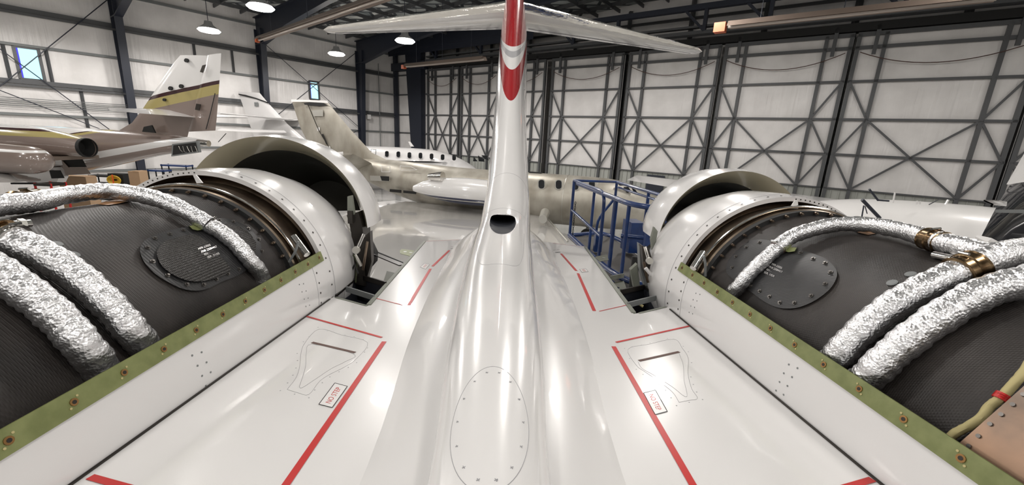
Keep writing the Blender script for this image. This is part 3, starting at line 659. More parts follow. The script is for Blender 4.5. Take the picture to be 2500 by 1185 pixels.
def engine(e):
    s = e.s
    duct = lathe(e, [(-1.6, e.Rd*.99), (-.4, e.Rd), (.55, e.Rd+.012), (.7, e.Rd+.012), (.78, e.Rd), (1.5, e.Rd-.002), (1.78, e.Rd-.004), (1.84, e.Rd+.006), (1.885, e.Rd+.008), (1.885, e.Rf), (1.915, e.Rf), (1.915, e.Rf-.05)], 0, 360, 120, 'bypass_duct', [CARB, BLACK], JET, seg=[0]*8+[1]*3)
    low = lathe(e, [(-1.6, e.Rr), (2.055, e.Rr), (2.055, e.Rr-.012), (-1.6, e.Rr-.012)], -195, 15.4, 90, 'lower_cowl', WHITE, JET)
    cl = lathe(e, [(2.055, e.Rr-.022), (2.052, e.Rr), (2.2, e.Rr+.006), (2.4, e.Rr-.004), (2.6, e.Rr-.05), (2.8, e.Rr-.125), (2.96, e.Rr-.205), (2.96, e.Rr-.23), (2.6, e.Rr-.08)], 0, 360, 120, 'aft_cowl', WHITE, JET)
    seamY = 2.12
    b = JM(); b.tube([cp(e, -60+j*2, e.Rr+.0045, seamY) for j in range(75)], .0008, 4); b.build('cowl_seam', GREYL, cl)
    for k in range(26):
        t = -40+k*7; c = cp(e, t, e.Rr+.003, 2.085); b = JM(); b.disc(c, nrm(e, c), .005, .001, 10); b.build('rivet', DKMET, cl, smooth=False)
    for k in range(22):
        t = 92+k*2.6; c = cp(e, t, e.Rr-.010, 2.054); b = JM(); b.disc(c, (0, -1, 0), .004, .001, 8); b.build('rivet', DKMET, cl, smooth=False)
    bk = lathe(e, [(2.056, e.Rr-.022), (2.12, e.Rr-.036), (2.10, e.Rr-.06), (1.96, e.Rf+.012)], 0, 360, 100, 'inner_bulkhead', BRONZE, JET)
    b = JM(); b.tube([cp(e, j*3.6, e.Rf+.013, 1.955) for j in range(100)], .006, 8, closed=True); b.build('edge_ring', CHROME, bk)
    lathe(e, [(1.955, e.Rf+.010), (1.965, e.Rf-.002), (1.935, e.Rf-.004), (1.925, e.Rf+.004), (1.915, e.Rf-.002)], 0, 360, 100, 'channel_ring', BRONZE, bk)
    for k in range(30):
        c = cp(e, -30+k*8, (e.Rf+e.Rd)/2+.006, 1.885); b = JM(); b.tube([c+V((0, .004, 0)), c-V((0, .012, 0))], .0075, 6); b.tube([c-V((0, .012, 0)), c-V((0, .022, 0))], .004, 6); b.build('bolt', BRONZE, duct, ang=20)
    # bright strut at the inboard end of the ring
    q = [(716, 578), (750, 622)] if s < 0 else [(1717, 617), (1692, 656)]
    b = JM(); b.tube([ay(*q[0], 1.93), ay(*q[1], 1.88)], .016, 12); b.build('latch_strut', CHROME, bk)
    q = [(706, 640), (722, 612), (728, 590)] if s < 0 else [(1722, 675), (1722, 645), (1718, 625)]
    b = JM(); b.tube(spline([ay(x, y, 1.87) for x, y in q], 4), .006, 6); b.build('cable', GIRTL, bk)
    # lifting tab
    q = [(471, 428), (478, 427), (494, 447), (480, 448)] if s < 0 else [(1942, 489), (1948, 489), (1949, 510), (1928, 510)]
    b = JM(); b.poly([ay(x, y, 1.96) for x, y in q], (0, 1, 0), .006); tb = b.build('lifting_tab', WHITE2, bk, smooth=False)
    # rail with nuts
    rl = lathe(e, [(-1.6, e.Rr+.008), (2.05, e.Rr+.008), (2.05, e.Rr+.001), (-1.6, e.Rr+.001)], 15.6, 20.4, 4, 'cowl_rail', OLIVE, JET, closed=True)
    rl['label'] = 'olive green rail'
    for k in range(-2, 12):
        Y = .687+.1205*k if k < 10 else .687+.1205*k
        c = cp(e, 18.0, e.Rr+.0085, Y); n_ = nrm(e, c); b = JM(); b.disc(c, n_, .0085, .0015, 14); nt = b.build('rail_nut', NUT, rl, smooth=False)
        b = JM(); b.disc(c+n_*.0015, n_, .0045, .0005, 10); b.build('nut_hole', DKMET, rl, smooth=False)
        for sg in (-1, 1):
            c2 = cp(e, 18.0+sg*.9, e.Rr+.0085, Y+sg*.011); b = JM(); b.disc(c2, n_, .0026, .001, 8); b.build('rail_rivet', CORDM, rl, smooth=False)
    # groups of rivets on the white wall
    for Y0 in ((1.13, 1.78)):
        for r_ in range(4):
            for c_ in range(2):
                c = cp(e, 12.0-3.6*r_-c_*.8, e.Rr+.0006, Y0+.035*c_+.006*r_); b = JM(); b.disc(c, nrm(e, c), .0032, .0007, 8); b.build('cowl_rivet', GIRTL, low, smooth=False)
    b = JM(); b.tube([cp(e, 15.4-j*2, e.Rr+.0005, 1.93) for j in range(12)], .0007, 4); b.build('cowl_seam', GREYL, low)
    for j in range(4): c = cp(e, 12-5*j, e.Rr+.0005, 1.955); b = JM(); b.disc(c, nrm(e, c), .005, .001, 10); b.build('rivet', DKMET, low, smooth=False)
    # deployed reverser door: a thick half shell with a beige lip and near-black inside
    R = e.RD; Y0 = e.Yd
    prof = [(Y0, R), (Y0+.1, R+.012), (Y0+.3, R), (Y0+.5, R-.06), (Y0+.72, R-.17), (Y0+.9, R-.34), (Y0+.93, .02), (Y0+.88, .02), (Y0+.86, R-.34), (Y0+.66, R-.2), (Y0+.45, R-.12), (Y0+.17, R-.085), (Y0+.02, R-.012)]
    for t0, t1, nm_, lb in ((4 if s < 0 else 2, 186, 'upper_reverser_door', 0), (-172, -14, 'lower_reverser_door', 1)):
        dr = lathe(e, prof if lb == 0 else [(y, r_*.97) for y, r_ in prof], t0, t1, 80, nm_, [WHITE, BEIGE, DARKEXH], JET, cx=e.cxd, cz=e.zd if lb == 0 else e.zd-.12, seg=[0, 0, 0, 0, 0, 0, 2, 2, 2, 2, 2, 1, 1], closed=True)
        if lb == 0:
            for k in range(5): c = cp(e, 10+k*4, R-.03, Y0-.001, e.cxd, e.zd)
    nz = lathe(e, [(2.3, .34), (2.8, .33), (3.1, .26), (3.1, .24), (2.3, .24)], 0, 360, 60, 'exhaust_nozzle', DARKEXH, JET)
    # linkage and hinge fittings between cowl and doors
    def lk_(pts, r, m, nm_='linkage_rod'): b = JM(); b.tube(pts, r, 8); return b.build(nm_, m, hf)
    X0 = e.cxd-R
    b = JM(); t_a = math.radians(0)
    b.grid([[cp(e, t, r_, Y, e.cxd, e.zd-.03) for t in range(-60, 24, 6)] for Y, r_ in ((Y0-.02, R-.10), (Y0-.0, R-.03), (Y0+.12, R-.02))]); hf = b.build('hinge_frame', DKMET, JET)
    if s < 0: P = lambda x, y, Y=2.62: ay(x, y, Y)
    else: P = lambda x, y, Y=2.55: ay(x, y, Y)
    if s < 0:
        b = JM(); b.box(P(857, 530), (.03, .04, .08)); b.build('hinge_fitting', DKMET, hf, smooth=False)
        b = JM(); b.poly([P(848, 480), (P(858, 478)), P(864, 520), P(856, 545), P(848, 520)], (0, 1, 0), .03); b.build('hinge_fitting', GREYP, hf, smooth=False)
        b = JM(); b.poly([P(852, 618, 2.5), P(880, 585, 2.5), P(900, 575, 2.5), P(901, 640, 2.5), P(893, 700, 2.5), P(850, 690, 2.5), P(845, 650, 2.5)], (0, 1, 0), .06); b.build('hinge_housing', DKMET, hf, smooth=False)
        lk_([P(888, 572, 2.45), P(871, 612, 2.4)], .009, CHROME); lk_([P(866, 622, 2.42), P(882, 650, 2.42)], .011, ALU); lk_([P(897, 590, 2.42), P(886, 660, 2.42)], .008, BRONZE)
        lk_([P(856, 668, 2.42), P(866, 645, 2.4), P(874, 668, 2.4)], .006, BLACK, 'hydraulic_line'); lk_([P(868, 690, 2.42), P(872, 640, 2.42), P(862, 622, 2.4)], .005, OLIVED, 'hydraulic_line')
        b = JM(); b.disc(P(871, 610, 2.38), (0, -1, 0), .022, .02, 14); b.build('pivot', ALU, hf)
        b = JM(); b.poly([P(893, 575, 2.5), P(903, 566, 2.5), P(907, 640, 2.5), P(893, 690, 2.5), P(888, 640, 2.5)], (0, 1, 0), .05); b.build('frame_rail', DKMET, hf, smooth=False)
    else:
        b = JM(); b.poly([P(1606, 565), P(1600, 600), P(1593, 612), P(1590, 585), P(1598, 555)], (0, 1, 0), .03); b.build('hinge_fitting', GREYP, hf, smooth=False)
        b = JM(); b.poly([P(1567, 600, 2.45), P(1585, 610, 2.45), P(1600, 660, 2.45), P(1603, 702, 2.45), P(1585, 690, 2.45), P(1572, 660, 2.45)], (0, 1, 0), .06); b.build('hinge_housing', DKMET, hf, smooth=False)
        lk_([P(1574, 602, 2.4), P(1583, 632, 2.4)], .009, CHROME); lk_([P(1576, 655, 2.38), P(1590, 672, 2.38)], .011, WHITE2); lk_([P(1572, 640, 2.4), P(1582, 690, 2.4)], .008, BRONZE)
        b = JM(); b.disc(P(1584, 636, 2.36), (0, -1, 0), .02, .02, 14); b.build('pivot', ALU, hf)
        b = JM(); b.poly([P(1561, 595, 2.5), P(1569, 600, 2.5), P(1575, 650, 2.5), P(1583, 705, 2.5), P(1575, 700, 2.5), P(1563, 655, 2.5)], (0, 1, 0), .05); b.build('frame_rail', GIRTL, hf, smooth=False)
        b = JM(); b.poly([P(1540, 660, 2.6), P(1556, 645, 2.6), P(1563, 700, 2.6), P(1548, 703, 2.6)], (0, 1, 0), .04); b.build('cover_plate', GREYP, hf, smooth=False)
    e.duct = duct; return duct
engine(EL); engine(ER)
for e, D_ in ((EL, DL), (ER, DR)):   # dark tube added for the shaded gap between deck and nacelle
    pts = []
    for k in range(24):
        Y = -1.4+3.45*k/23; z = pz(Y)+.001; dz = z-e.cz; pts.append(V((e.s*(e.cx-math.sqrt(e.Rr**2-dz*dz)-.0035), Y, z)))
    b = JM(); b.tube(pts, .0042, 8); b.build('seam_gap', SLOT if False else DKMET, D_)
# covers on the ducts
cvL = crp([(10, 430), (60, 340), (180, 270), (350, 215), (560, 170), (750, 120), (930, 70), (1080, 72), (1280, 150), (1400, 260), (1470, 400), (1450, 540), (1350, 650), (1180, 760), (1000, 830), (850, 905), (700, 940), (520, 915), (340, 830), (200, 740), (80, 620), (25, 520)], (340, 520), 4.939)
o = patch(EL, cvL, EL.Rd, 'access_cover', CARBF, EL.duct)
cmL = [(490+(x-500)*.70-18, 628+(y-625)*.70) for x, y in cvL[:6]+[(560, 556), (600, 600), (590, 640)]+cvL[13:]]
patch(EL, crp([(215, 470), (300, 350), (450, 300), (650, 260), (800, 330), (900, 450), (1050, 600), (1100, 690), (1000, 760), (800, 820), (600, 820), (400, 740), (260, 620)], (340, 520), 4.939), EL.Rd+.006, 'woven_insert', CARBG, EL.duct, .008)
patch(EL, crp([(1040, 130), (1200, 160), (1340, 250), (1410, 360), (1400, 500), (1250, 430), (1100, 300)], (340, 520), 4.939), EL.Rd+.006, 'woven_insert', CARBG, EL.duct, .008)
for x, y in crp([(100, 423), (188, 310), (368, 258), (530, 212), (965, 92), (1135, 108), (1315, 190), (1440, 320), (1478, 462), (1200, 680), (1068, 738), (930, 802), (775, 868), (573, 865), (340, 755), (160, 588)], (340, 520), 4.939):
    c = oncyl(EL, x, y, EL.Rd+.006); b = JM(); b.disc(c, nrm(EL, c), .0085, .002, 6); b.disc(c, nrm(EL, c), .0045, .007, 6); b.build('cover_bolt', BOLTM, o, smooth=False)
cvR = crp([(700, 860), (740, 720), (820, 640), (950, 608), (1060, 620), (1200, 665), (1390, 720), (1500, 765), (1570, 830), (1592, 900), (1540, 1000), (1430, 1090), (1300, 1150), (1180, 1165), (1080, 1145), (980, 1090), (860, 1000), (760, 930)], (1560, 400), 3.292)
o = patch(ER, cvR, ER.Rd, 'access_cover', CARBF, ER.duct)
for x, y in crp([(862, 672), (970, 633), (780, 748), (750, 835), (900, 985), (972, 1025), (1050, 1070), (1133, 1118), (1250, 1120), (1385, 1063), (1497, 968), (1540, 875), (1497, 800), (1400, 765), (1300, 718), (1235, 690)], (1560, 400), 3.292):
    c = oncyl(ER, x, y, ER.Rd+.006); b = JM(); b.disc(c, nrm(ER, c), .0085, .002, 6); b.disc(c, nrm(ER, c), .0045, .007, 6); b.build('cover_bolt', BOLTM, o, smooth=False)
def tlines(e, lines, p0, dirv, upv, gap, h, w1):
    for i, (s_, wf_) in enumerate(lines):
        x, y = p0[0]+gap[0]*i, p0[1]+gap[1]*i; q0 = (x, y); q1 = (x+dirv[0]*w1*wf_, y+dirv[1]*w1*wf_)
        q = [q0, q1, (q1[0]+upv[0]*h, q1[1]+upv[1]*h), (q0[0]+upv[0]*h, q0[1]+upv[1]*h)]
        lettering(s_, q, lambda a, c: oncyl(e, a, c, e.Rd+.020 if e is EL else e.Rd+.0075), WHITE2, e.duct, 'stencil_lettering')
tlines(EL, [('MFR 63005', .78), ('PNR 23084417', 1.0), ('REV: -', .36), ('SER. 31/05', .78)], (485.5, 610.5), (.94, -.33), (-.42, -.9), (7.2, 6.9), 5.2, 40)
tlines(ER, [('MFR 63005', .78), ('PNR 23084417', 1.0), ('REV: -', .36), ('SER. 1424', .78)], (1883.5, 647), (.92, .39), (.42, -.9), (-6.3, 6.6), 5.2, 34)
for e, pts in ((EL, [(138, 596), (180, 622), (452, 562)]), (ER, [(2223, 670), (2178, 691)])):
    for x, y in pts: c = oncyl(e, x, y, e.Rd); b = JM(); b.disc(c, nrm(e, c), .014, .0015, 16); b.disc(c, nrm(e, c), .011, .002, 16); b.build('blank_plug', GIRTL, e.duct, smooth=False)
patch(EL, [(238, 499), (262, 490), (300, 486), (320, 490), (290, 497), (265, 501)], EL.Rd, 'orange_label', LABELM, EL.duct, .0012); patch(ER, [(2085, 560), (2120, 560), (2142, 570), (2120, 574), (2095, 568)], ER.Rd, 'orange_label', LABELM, ER.duct, .0012)
# foil wrapped hoses
def hose(e, pts, r, name='foil_hose', lift=None, last=None):
    P = [oncyl(e, x, y, e.Rd+(lift or r)+.004) for x, y in pts]
    if last: P[-1] = oncyl(e, *pts[-1], e.Rd+.014); P += [last(P[-1])]
    P = spline(P, 10); b = JM(); n_ = len(P)
    b.tube(P, [r*(1+.04*math.sin(i*1.7)+.03*math.sin(i*.6)) for i in range(n_)], 22, wob=.02); return b.build(name, FOIL, JET, ang=70)
def sink(e, k): return lambda p: cp(e, k, e.Rd-.02, p.y+.01)
hose(EL, [(-80, 520), (0, 502), (90, 492), (150, 479), (215, 470), (270, 467), (330, 474), (395, 490), (450, 514), (510, 548)], .031, lift=.034)
h1 = hose(EL, [(508, 548), (545, 570), (580, 600), (612, 638), (640, 676)], .030, last=sink(EL, 8))
h2 = hose(EL, [(-60, 560), (0, 578), (55, 598), (120, 630), (180, 668), (235, 715), (285, 765), (325, 812), (352, 850)], .037, last=sink(EL, 8))
h3 = hose(EL, [(-90, 610), (-20, 655), (50, 702), (110, 748), (160, 795), (205, 848), (245, 900)], .037, last=sink(EL, 8))
g1 = hose(ER, [(2330, 603), (2260, 580), (2190, 561), (2120, 549), (2050, 548), (1985, 560), (1930, 580), (1897, 606)], .029, lift=.032)
hose(ER, [(1900, 604), (1868, 632), (1830, 668), (1803, 700), (1786, 722)], .028, last=sink(ER, 10))
g4 = hose(ER, [(2290, 590), (2340, 602), (2390, 616), (2440, 634)], .031, lift=.034)
g2 = hose(ER, [(2620, 600), (2520, 612), (2450, 622), (2400, 640), (2350, 662), (2290, 688), (2220, 722), (2150, 768), (2090, 820), (2045, 868), (2015, 905)], .037, last=sink(ER, 8))
g3 = hose(ER, [(2640, 655), (2560, 672), (2490, 690), (2410, 712), (2330, 752), (2250, 806), (2180, 862), (2125, 915), (2090, 950)], .037, last=sink(ER, 8))
def clamp(e, a, c, r, m=BRONZE2, lift=None, parent=None):
    P0, P1 = oncyl(e, *a, e.Rd+(lift or r)+.004), oncyl(e, *c, e.Rd+(lift or r)+.004); d = (P1-P0)
    b = JM(); b.tube([P0, P0+d*.05, P0+d*.12, P0+d*.45, P0+d*.5, P0+d*.55, P0+d*.88, P0+d*.95, P1], [r*1.02, r*1.2, r*1.12, r*1.12, r*1.22, r*1.12, r*1.12, r*1.2, r*1.02], 24); k = b.build('hose_clamp', m, parent or JET, ang=25)
    mid = (P0+P1)/2; n_ = nrm(e, mid); sd = d.normalized().cross(n_)
    b = JM(); b.tube([mid+n_*r*1.28-sd*.012, mid+n_*r*1.28+sd*.012], .004, 8); b.build('clamp_bolt', CHROME, k)
clamp(EL, (36, 496), (96, 488), .031, lift=.034); clamp(EL, (-12, 572), (14, 582), .037); clamp(EL, (18, 583), (34, 590), .037, CHROME)
clamp(ER, (2262, 582), (2305, 595), .030, lift=.032); clamp(ER, (2385, 648), (2335, 668), .037)
clamp(EL, (508, 547), (516, 551), .027, SLOT, lift=.03); clamp(ER, (1903, 601), (1897, 607), .025, SLOT, lift=.03)
for e, q in ((EL, [(462, 552), (485, 548), (505, 546), (500, 560), (482, 563), (470, 560)]), (ER, [(1912, 602), (1945, 605), (1940, 614), (1925, 616), (1908, 611)])): patch(e, q, e.Rd, 'hose_bracket', OLIVE, e.duct, .015)
b = JM(); b.poly([oncyl(ER, x, y, ER.Rd+.02) for x, y in ((2345, 668), (2405, 657), (2405, 666), (2350, 683))], (0, .3, 1), .003); b.build('hose_bracket', OLIVE, ER.duct, smooth=False)
for e, pts in ((EL, [(-20, 553), (20, 550), (45, 548), (75, 546)]), (ER, [(2280, 622), (2330, 632), (2390, 640), (2480, 640)])):
    b = JM(); b.tube(spline([oncyl(e, x, y, e.Rd+.012) for x, y in pts], 5), [.011]*16, 10); ln = b.build('metal_line', CHROME, e.duct)
    c = oncyl(e, *pts[2], e.Rd+.012); c2 = oncyl(e, *pts[3], e.Rd+.012); b = JM(); b.tube([c, c.lerp(c2, .5)], .016, 6); b.build('line_nut', ALU, ln)
# copper coloured shroud, its rivets and the tied cord at the lower right
rows = [[oncyl(ER, *bil([(2322, 1100), (2420, 1010), (2560, 880), (2800, 1150)] if False else [(2322, 1100), (2520, 925), (2900, 1150), (2480, 1320)], i/10, j/6), ER.Rd+.045) for i in range(11)] for j in range(7)]
b = JM(); b.grid(rows+[[p-nrm(ER, p)*.006 for p in r_] for r_ in rows[::-1]], cv=True); shd = b.build('copper_shroud', COPPER, JET)
shd['label'] = 'copper coloured shroud panel'
for x, y in crp([(1218, 968), (1280, 892), (1352, 817), (1440, 727), (1523, 655), (1610, 580), (1690, 505)], (1950, 800), 3.078):
    c = oncyl(ER, x, y, ER.Rd+.0455); b = JM(); b.disc(c, nrm(ER, c), .0042, .002, 10); b.build('dome_rivet', BOLTM, shd, smooth=False)
cpts = [oncyl(ER, x, y, ER.Rd+.02) for x, y in crp([(1090, 930), (1105, 870), (1170, 800), (1280, 740), (1370, 680), (1440, 590), (1520, 530), (1600, 440), (1690, 340), (1760, 230)], (1950, 800), 3.078)]
b = JM(); b.tube(spline(cpts, 5), .0085, 10, wob=.05); cdo = b.build('lacing_cord', CORDM, JET)
b = JM()
for f in (0, .35, .7): 
    P0 = cpts[6].lerp(cpts[7], f*.35-.05); dd = (cpts[7]-cpts[6]).normalized(); b.tube([P0-dd*.003, P0+dd*.003], .0125, 12)
b.build('red_tie', RED, cdo)
# undercarriage under the jet, out of sight
for x, Y in ((-1.5, -4.2), (1.5, -4.2), (0, -8.3)):
    zl = -3.9+.0 if False else None
    base = V((x, Y, 0)); wpt = RA @ base; ground = -(CAM.z)/1.0
    b = JM(); top = V((x, Y, -2.2)); fl = V((x, Y, -CAM.z+Y*0.02369+.30-x*.0)); b.tube([top, fl], .07, 10); gr = b.build('landing_gear', GIRTL, JET)
    b = JM(); b.tube([fl-V((.1, 0, 0)), fl+V((.1, 0, 0))], .30, 24); b.build('wheel', BLACK, gr)
rows = []
for s in (-1, 1):
    b = JM(); naca = [(1, 0), (.6, .05), (.25, .07), (0, 0), (.25, -.05), (.6, -.03)]
    b.grid([[V((s*(.5+7.5*t), -5.6+1.9*t+c*(2.9-1.9*t), -2.4+.35*t+h*(2.9-1.9*t))) for c, h in naca] for t in (0, .5, 1)], cu=True, cap0=True, cap1=True); b.build('wing', WHITE, JET)
# ------------------------------------------------------------------ parked aircraft and equipment
def wbands(name, vec, stops, rough=.25, metal=0, coat=1):
    """flat colours in bands of the object coordinate along vec; stops = [(from value, colour)] ascending"""
    m = mat(name, stops[0][1], rough, metal, coat); tc = nd(m, 'ShaderNodeTexCoord')
    dt = nd(m, 'ShaderNodeVectorMath', operation='DOT_PRODUCT'); lk(m, tc, 'Object', dt, 0); dt.inputs[1].default_value = vec
    prev = None
    for v, c in stops[1:]:
        gt = nd(m, 'ShaderNodeMath', operation='GREATER_THAN'); lk(m, dt, 'Value', gt, 0); gt.inputs[1].default_value = v
        mx = nd(m, 'ShaderNodeMix', data_type='RGBA'); lk(m, gt, 'Value', mx, 'Factor')
        if prev is None: mx.inputs[6].default_value = (*stops[0][1], 1)
        else: m.node_tree.links.new(prev.outputs[2], mx.inputs[6])
        mx.inputs[7].default_value = (*c, 1); prev = mx
    m.node_tree.links.new(prev.outputs[2], bsdf(m).inputs['Base Color']); return m
class Jet:
    def __init__(s, T, Nn, label):
        s.T = V((T[0], T[1], 0)); d = V((Nn[0], Nn[1], 0))-s.T; s.h = d.normalized(); s.L = d.length
        s.n = ZU.cross(s.h)                     # towards its left wing
        if s.n.dot(CAM-s.T) < 0: s.n = -s.n     # side facing the picture
        s.root = empty('business_jet', s.T+s.h*s.L*.5); s.iv = Matrix.Translation(-s.root.location); tag(s.root, label, 'aircraft')
    def p(s, a, o, z): return s.T+s.h*a+s.n*o+V((0, 0, z))
    def M(s): return MB(s.iv)
    def px(s, x, y, o=0): return wpl(x, y, s.T+s.n*o, s.n)
    def fus(s, st, m, name='fuselage', o=0, parent=None, n=36, caps=True):
        st2 = []
        f = [smooth_tab([(q[0], q[k]) for q in st]) for k in (1, 2, 3)]; N_ = 40
        b = s.M(); rows = []
        for i in range(N_+1):
            a = st[0][0]+(st[-1][0]-st[0][0])*i/N_; zc, w_, h_ = [g_(a) for g_ in f]
            rows.append([s.p(a, o+max(.01, w_)*math.cos(2*PI*j/n), zc+max(.01, h_)*math.sin(2*PI*j/n)) for j in range(n)])
        b.grid(rows, cu=True, cap0=caps, cap1=caps); return b.build(name, m, parent or s.root, ang=50)
    def surf(s, LE, TE, nrm_, th, m, name, parent=None):
        naca = [(1, 0), (.7, .06), (.3, .085), (.08, .06), (0, 0), (.08, -.06), (.3, -.085), (.7, -.06)]
        b = s.M(); b.grid([[V(l).lerp(V(t), c)+nrm_*h*th/.17 for c, h in naca] for l, t in zip(LE, TE)], cu=True, cap0=True, cap1=True)
        return b.build(name, m, parent or s.root, ang=50)
    def panel(s, pxs, o, m, name, parent=None, t=.03):
        b = s.M(); b.poly([s.px(x, y, o) for x, y in pxs], s.n, t); return b.build(name, m, parent or s.root, smooth=False)
    def gear(s, a, z):
        for aa, oo in ((a, 1.3), (a, -1.3), (s.L*.88, 0)):
            b = s.M(); b.tube([s.p(aa, oo, z), s.p(aa, oo, .28)], .06, 8); g_ = b.build('landing_gear', GIRTL, s.root)
            b = s.M(); b.tube([s.p(aa, oo-.09, .28), s.p(aa, oo+.09, .28)], .28, 20); b.build('wheel', BLACK, g_)
def rrect(cx, cy, w_, h_, k=3):
    o = []
    for sx, sy, a0 in ((1, 1, 0), (-1, 1, 90), (-1, -1, 180), (1, -1, 270)):
        r = min(w_, h_)*.42
        for i in range(k+1): a = math.radians(a0+90*i/k); o.append((cx+sx*(w_/2-r)+r*math.cos(a), cy+sy*(h_/2-r)+r*math.sin(a)))
    return o

# ---- stripped bare metal jet in the middle distance
J = Jet((-7.9, 19.5), (4.9, 15.4), 'stripped bare metal jet beyond the white jet, its skin bare and blotchy, one white engine')
fu = J.fus([(0, 2.45, .12, .12), (1.2, 2.3, .35, .36), (3, 2.0, .66, .7), (5.2, 1.72, .9, .9), (7, 1.62, .95, .96), (12.4, 1.62, .95, .96), (13.4, 1.55, .84, .84), (14.4, 1.4, .6, .6), (15.2, 1.28, .3, .3), (15.5, 1.22, .08, .08)], BARE)
q = lambda x, y: J.px(x, y)
finb = J.surf([q(799, 248), q(850, 310), q(908, 373), q(960, 398), q(1100, 420)], [q(712, 245), q(733, 311), q(752, 349), q(800, 400), q(870, 440)], J.n, .16, BARE, 'fin')
J.panel([(712, 243), (800, 246), (802, 252), (752, 249), (712, 249)], .11, WHITE2, 'fin_tip', finb, .02)
J.panel([(742, 252), (755, 250), (790, 252), (800, 257), (780, 260), (745, 256)], .12, BLACK, 'open_tip_bay', finb, .02)
b = J.M(); b.tube([J.px(752, 256, .13), J.px(778, 318, .13), J.px(808, 368, .1)], .018, 6); b.build('rudder_hinge', DKMET, finb)
J.panel([(762, 270), (789, 268), (789, 284), (766, 284)], .12, ALU, 'patch_plate', finb, .015)
for qd in ([(774, 312), (781, 311), (781, 320), (775, 320)], [(796, 357), (806, 357), (808, 366), (799, 367)], [(748, 344), (760, 343), (774, 367), (764, 364)]): J.panel(qd, .10, WHITE2, 'taped_outline', finb, .012)
J.panel([(786, 328), (789, 327), (800, 352), (797, 353)], .11, BLACK, 'open_slot', finb, .015)
zt = 2.72
tl = J.surf([wp(862, 376, 17.2), wp(913, 402, 18.6)], [wp(790, 377, 16.6), wp(838, 428, 18.8)], ZU, .1, BARE, 'stabilizer')
b = J.M(); b.tube([wp(790, 377, 16.55), wp(838, 375, 16.8)], [.05, .07], 8); b.build('stabilizer_tip', WHITE2, tl)
J.surf([wp(862, 388, 22.5), wp(913, 395, 20.2)], [wp(800, 384, 23), wp(845, 418, 20.2)], ZU, .1, BARE, 'stabilizer')
for cx, cy in ((1322, 450), (1364, 451), (1405, 453), (1445, 452)):
    wn = J.panel(rrect(cx, cy, 18, 25), .835, ALU, 'window_frame', fu, .03); J.panel(rrect(cx, cy, 14, 21), .866, GLASS, 'pane', wn, .012)
cw = J.panel([(1504, 444), (1516, 445), (1526, 453), (1513, 453)], .60, GLASS, 'windscreen', fu, .08)
J.panel([(1522, 457), (1534, 456), (1542, 468), (1530, 470)], .60, GLASS, 'windscreen', fu, .08); J.panel([(1542, 459), (1551, 463), (1556, 470), (1548, 470)], .5, GLASS, 'windscreen', fu, .08)
for a in (8.2, 10.9, 12.1):
    fz, fw, fh = [smooth_tab([(q_[0], q_[k]) for q_ in [(7, 1.62, .95, .96), (12.4, 1.62, .95, .96), (13.4, 1.55, .84, .84), (14.4, 1.4, .6, .6)]])(a) for k in (1, 2, 3)]
    b = J.M(); b.tube([J.p(a, (fw+.004)*math.cos(t*PI/12), fz+(fh+.004)*math.sin(t*PI/12)) for t in range(-6, 14)], .012, 4); b.build('skin_joint', ALU, fu)
b = J.M(); b.tube([J.px(x, y, .86) for x, y in ((1302, 497), (1380, 497), (1470, 510))], .012, 4); b.build('skin_joint', ALU, fu)
b = J.M(); b.box(J.p(8.3, 0, 2.62), (.9, .25, .06), (J.h, J.n, ZU)); b.build('roof_antenna', WHITE2, fu, smooth=False)
b = J.M(); b.box(J.p(9.6, 0, 2.6), (.5, .25, .05), (J.h, J.n, ZU)); b.build('roof_hatch', BLACK, fu, smooth=False)
# white engine with navy stripe
ez = 1.86
WB = wbands('white_engine_with_navy_stripe', (0, 0, 1), [(-9, (.012, .018, .06)), (ez-.33, (.6, .57, .5)), (ez-.30, (.012, .018, .06)), (ez-.22, (.66, .65, .64))])
a0 = (wp(992, 456, 15.7)-J.T).dot(J.h)
J.fus([(a0, ez-.06, .12, .12), (a0+.5, ez, .3, .28), (a0+1.2, ez, .43, .43), (a0+2.2, ez, .49, .5), (a0+3.6, ez, .46, .46)], WB, 'engine', 1.75)
b = J.M(); b.tube([J.p(a0+.75, 1.75+.2, ez+.45), J.p(a0+1.35, 1.75+.25, ez+.50)], [.12, .2], 12); b.build('exhaust_fairing', CHROME, J.root)
b = J.M(); b.poly([J.p(a0+.6, .8, ez), J.p(a0+3, .8, ez), J.p(a0+3, 1.4, ez), J.p(a0+.6, 1.4, ez)], ZU, .15); b.build('engine_pylon', BARE, J.root, smooth=False)
J.panel([(905, 429), (950, 431), (953, 443), (906, 441)], .80, ALU, 'engine_mount', fu, .06); J.panel([(930, 430), (950, 431), (951, 442), (934, 441)], .84, BLACK, 'open_bay', fu, .06)
J.panel([(953, 462), (980, 464), (980, 471), (953, 468)], .82, BLACK, 'open_bay', fu, .05); J.panel([(986, 465), (1016, 468), (1016, 474), (986, 471)], .88, BLACK, 'open_bay', fu, .05)
for qd in ([(932, 406), (952, 407), (952, 420), (932, 420)], [(977, 405), (1003, 407), (1018, 415), (978, 416)]):
    for i in range(4): b = J.M(); b.tube([J.px(*qd[i], .72), J.px(*qd[(i+1) % 4], .72)], .014, 4); b.build('taped_outline', WHITE2, fu)
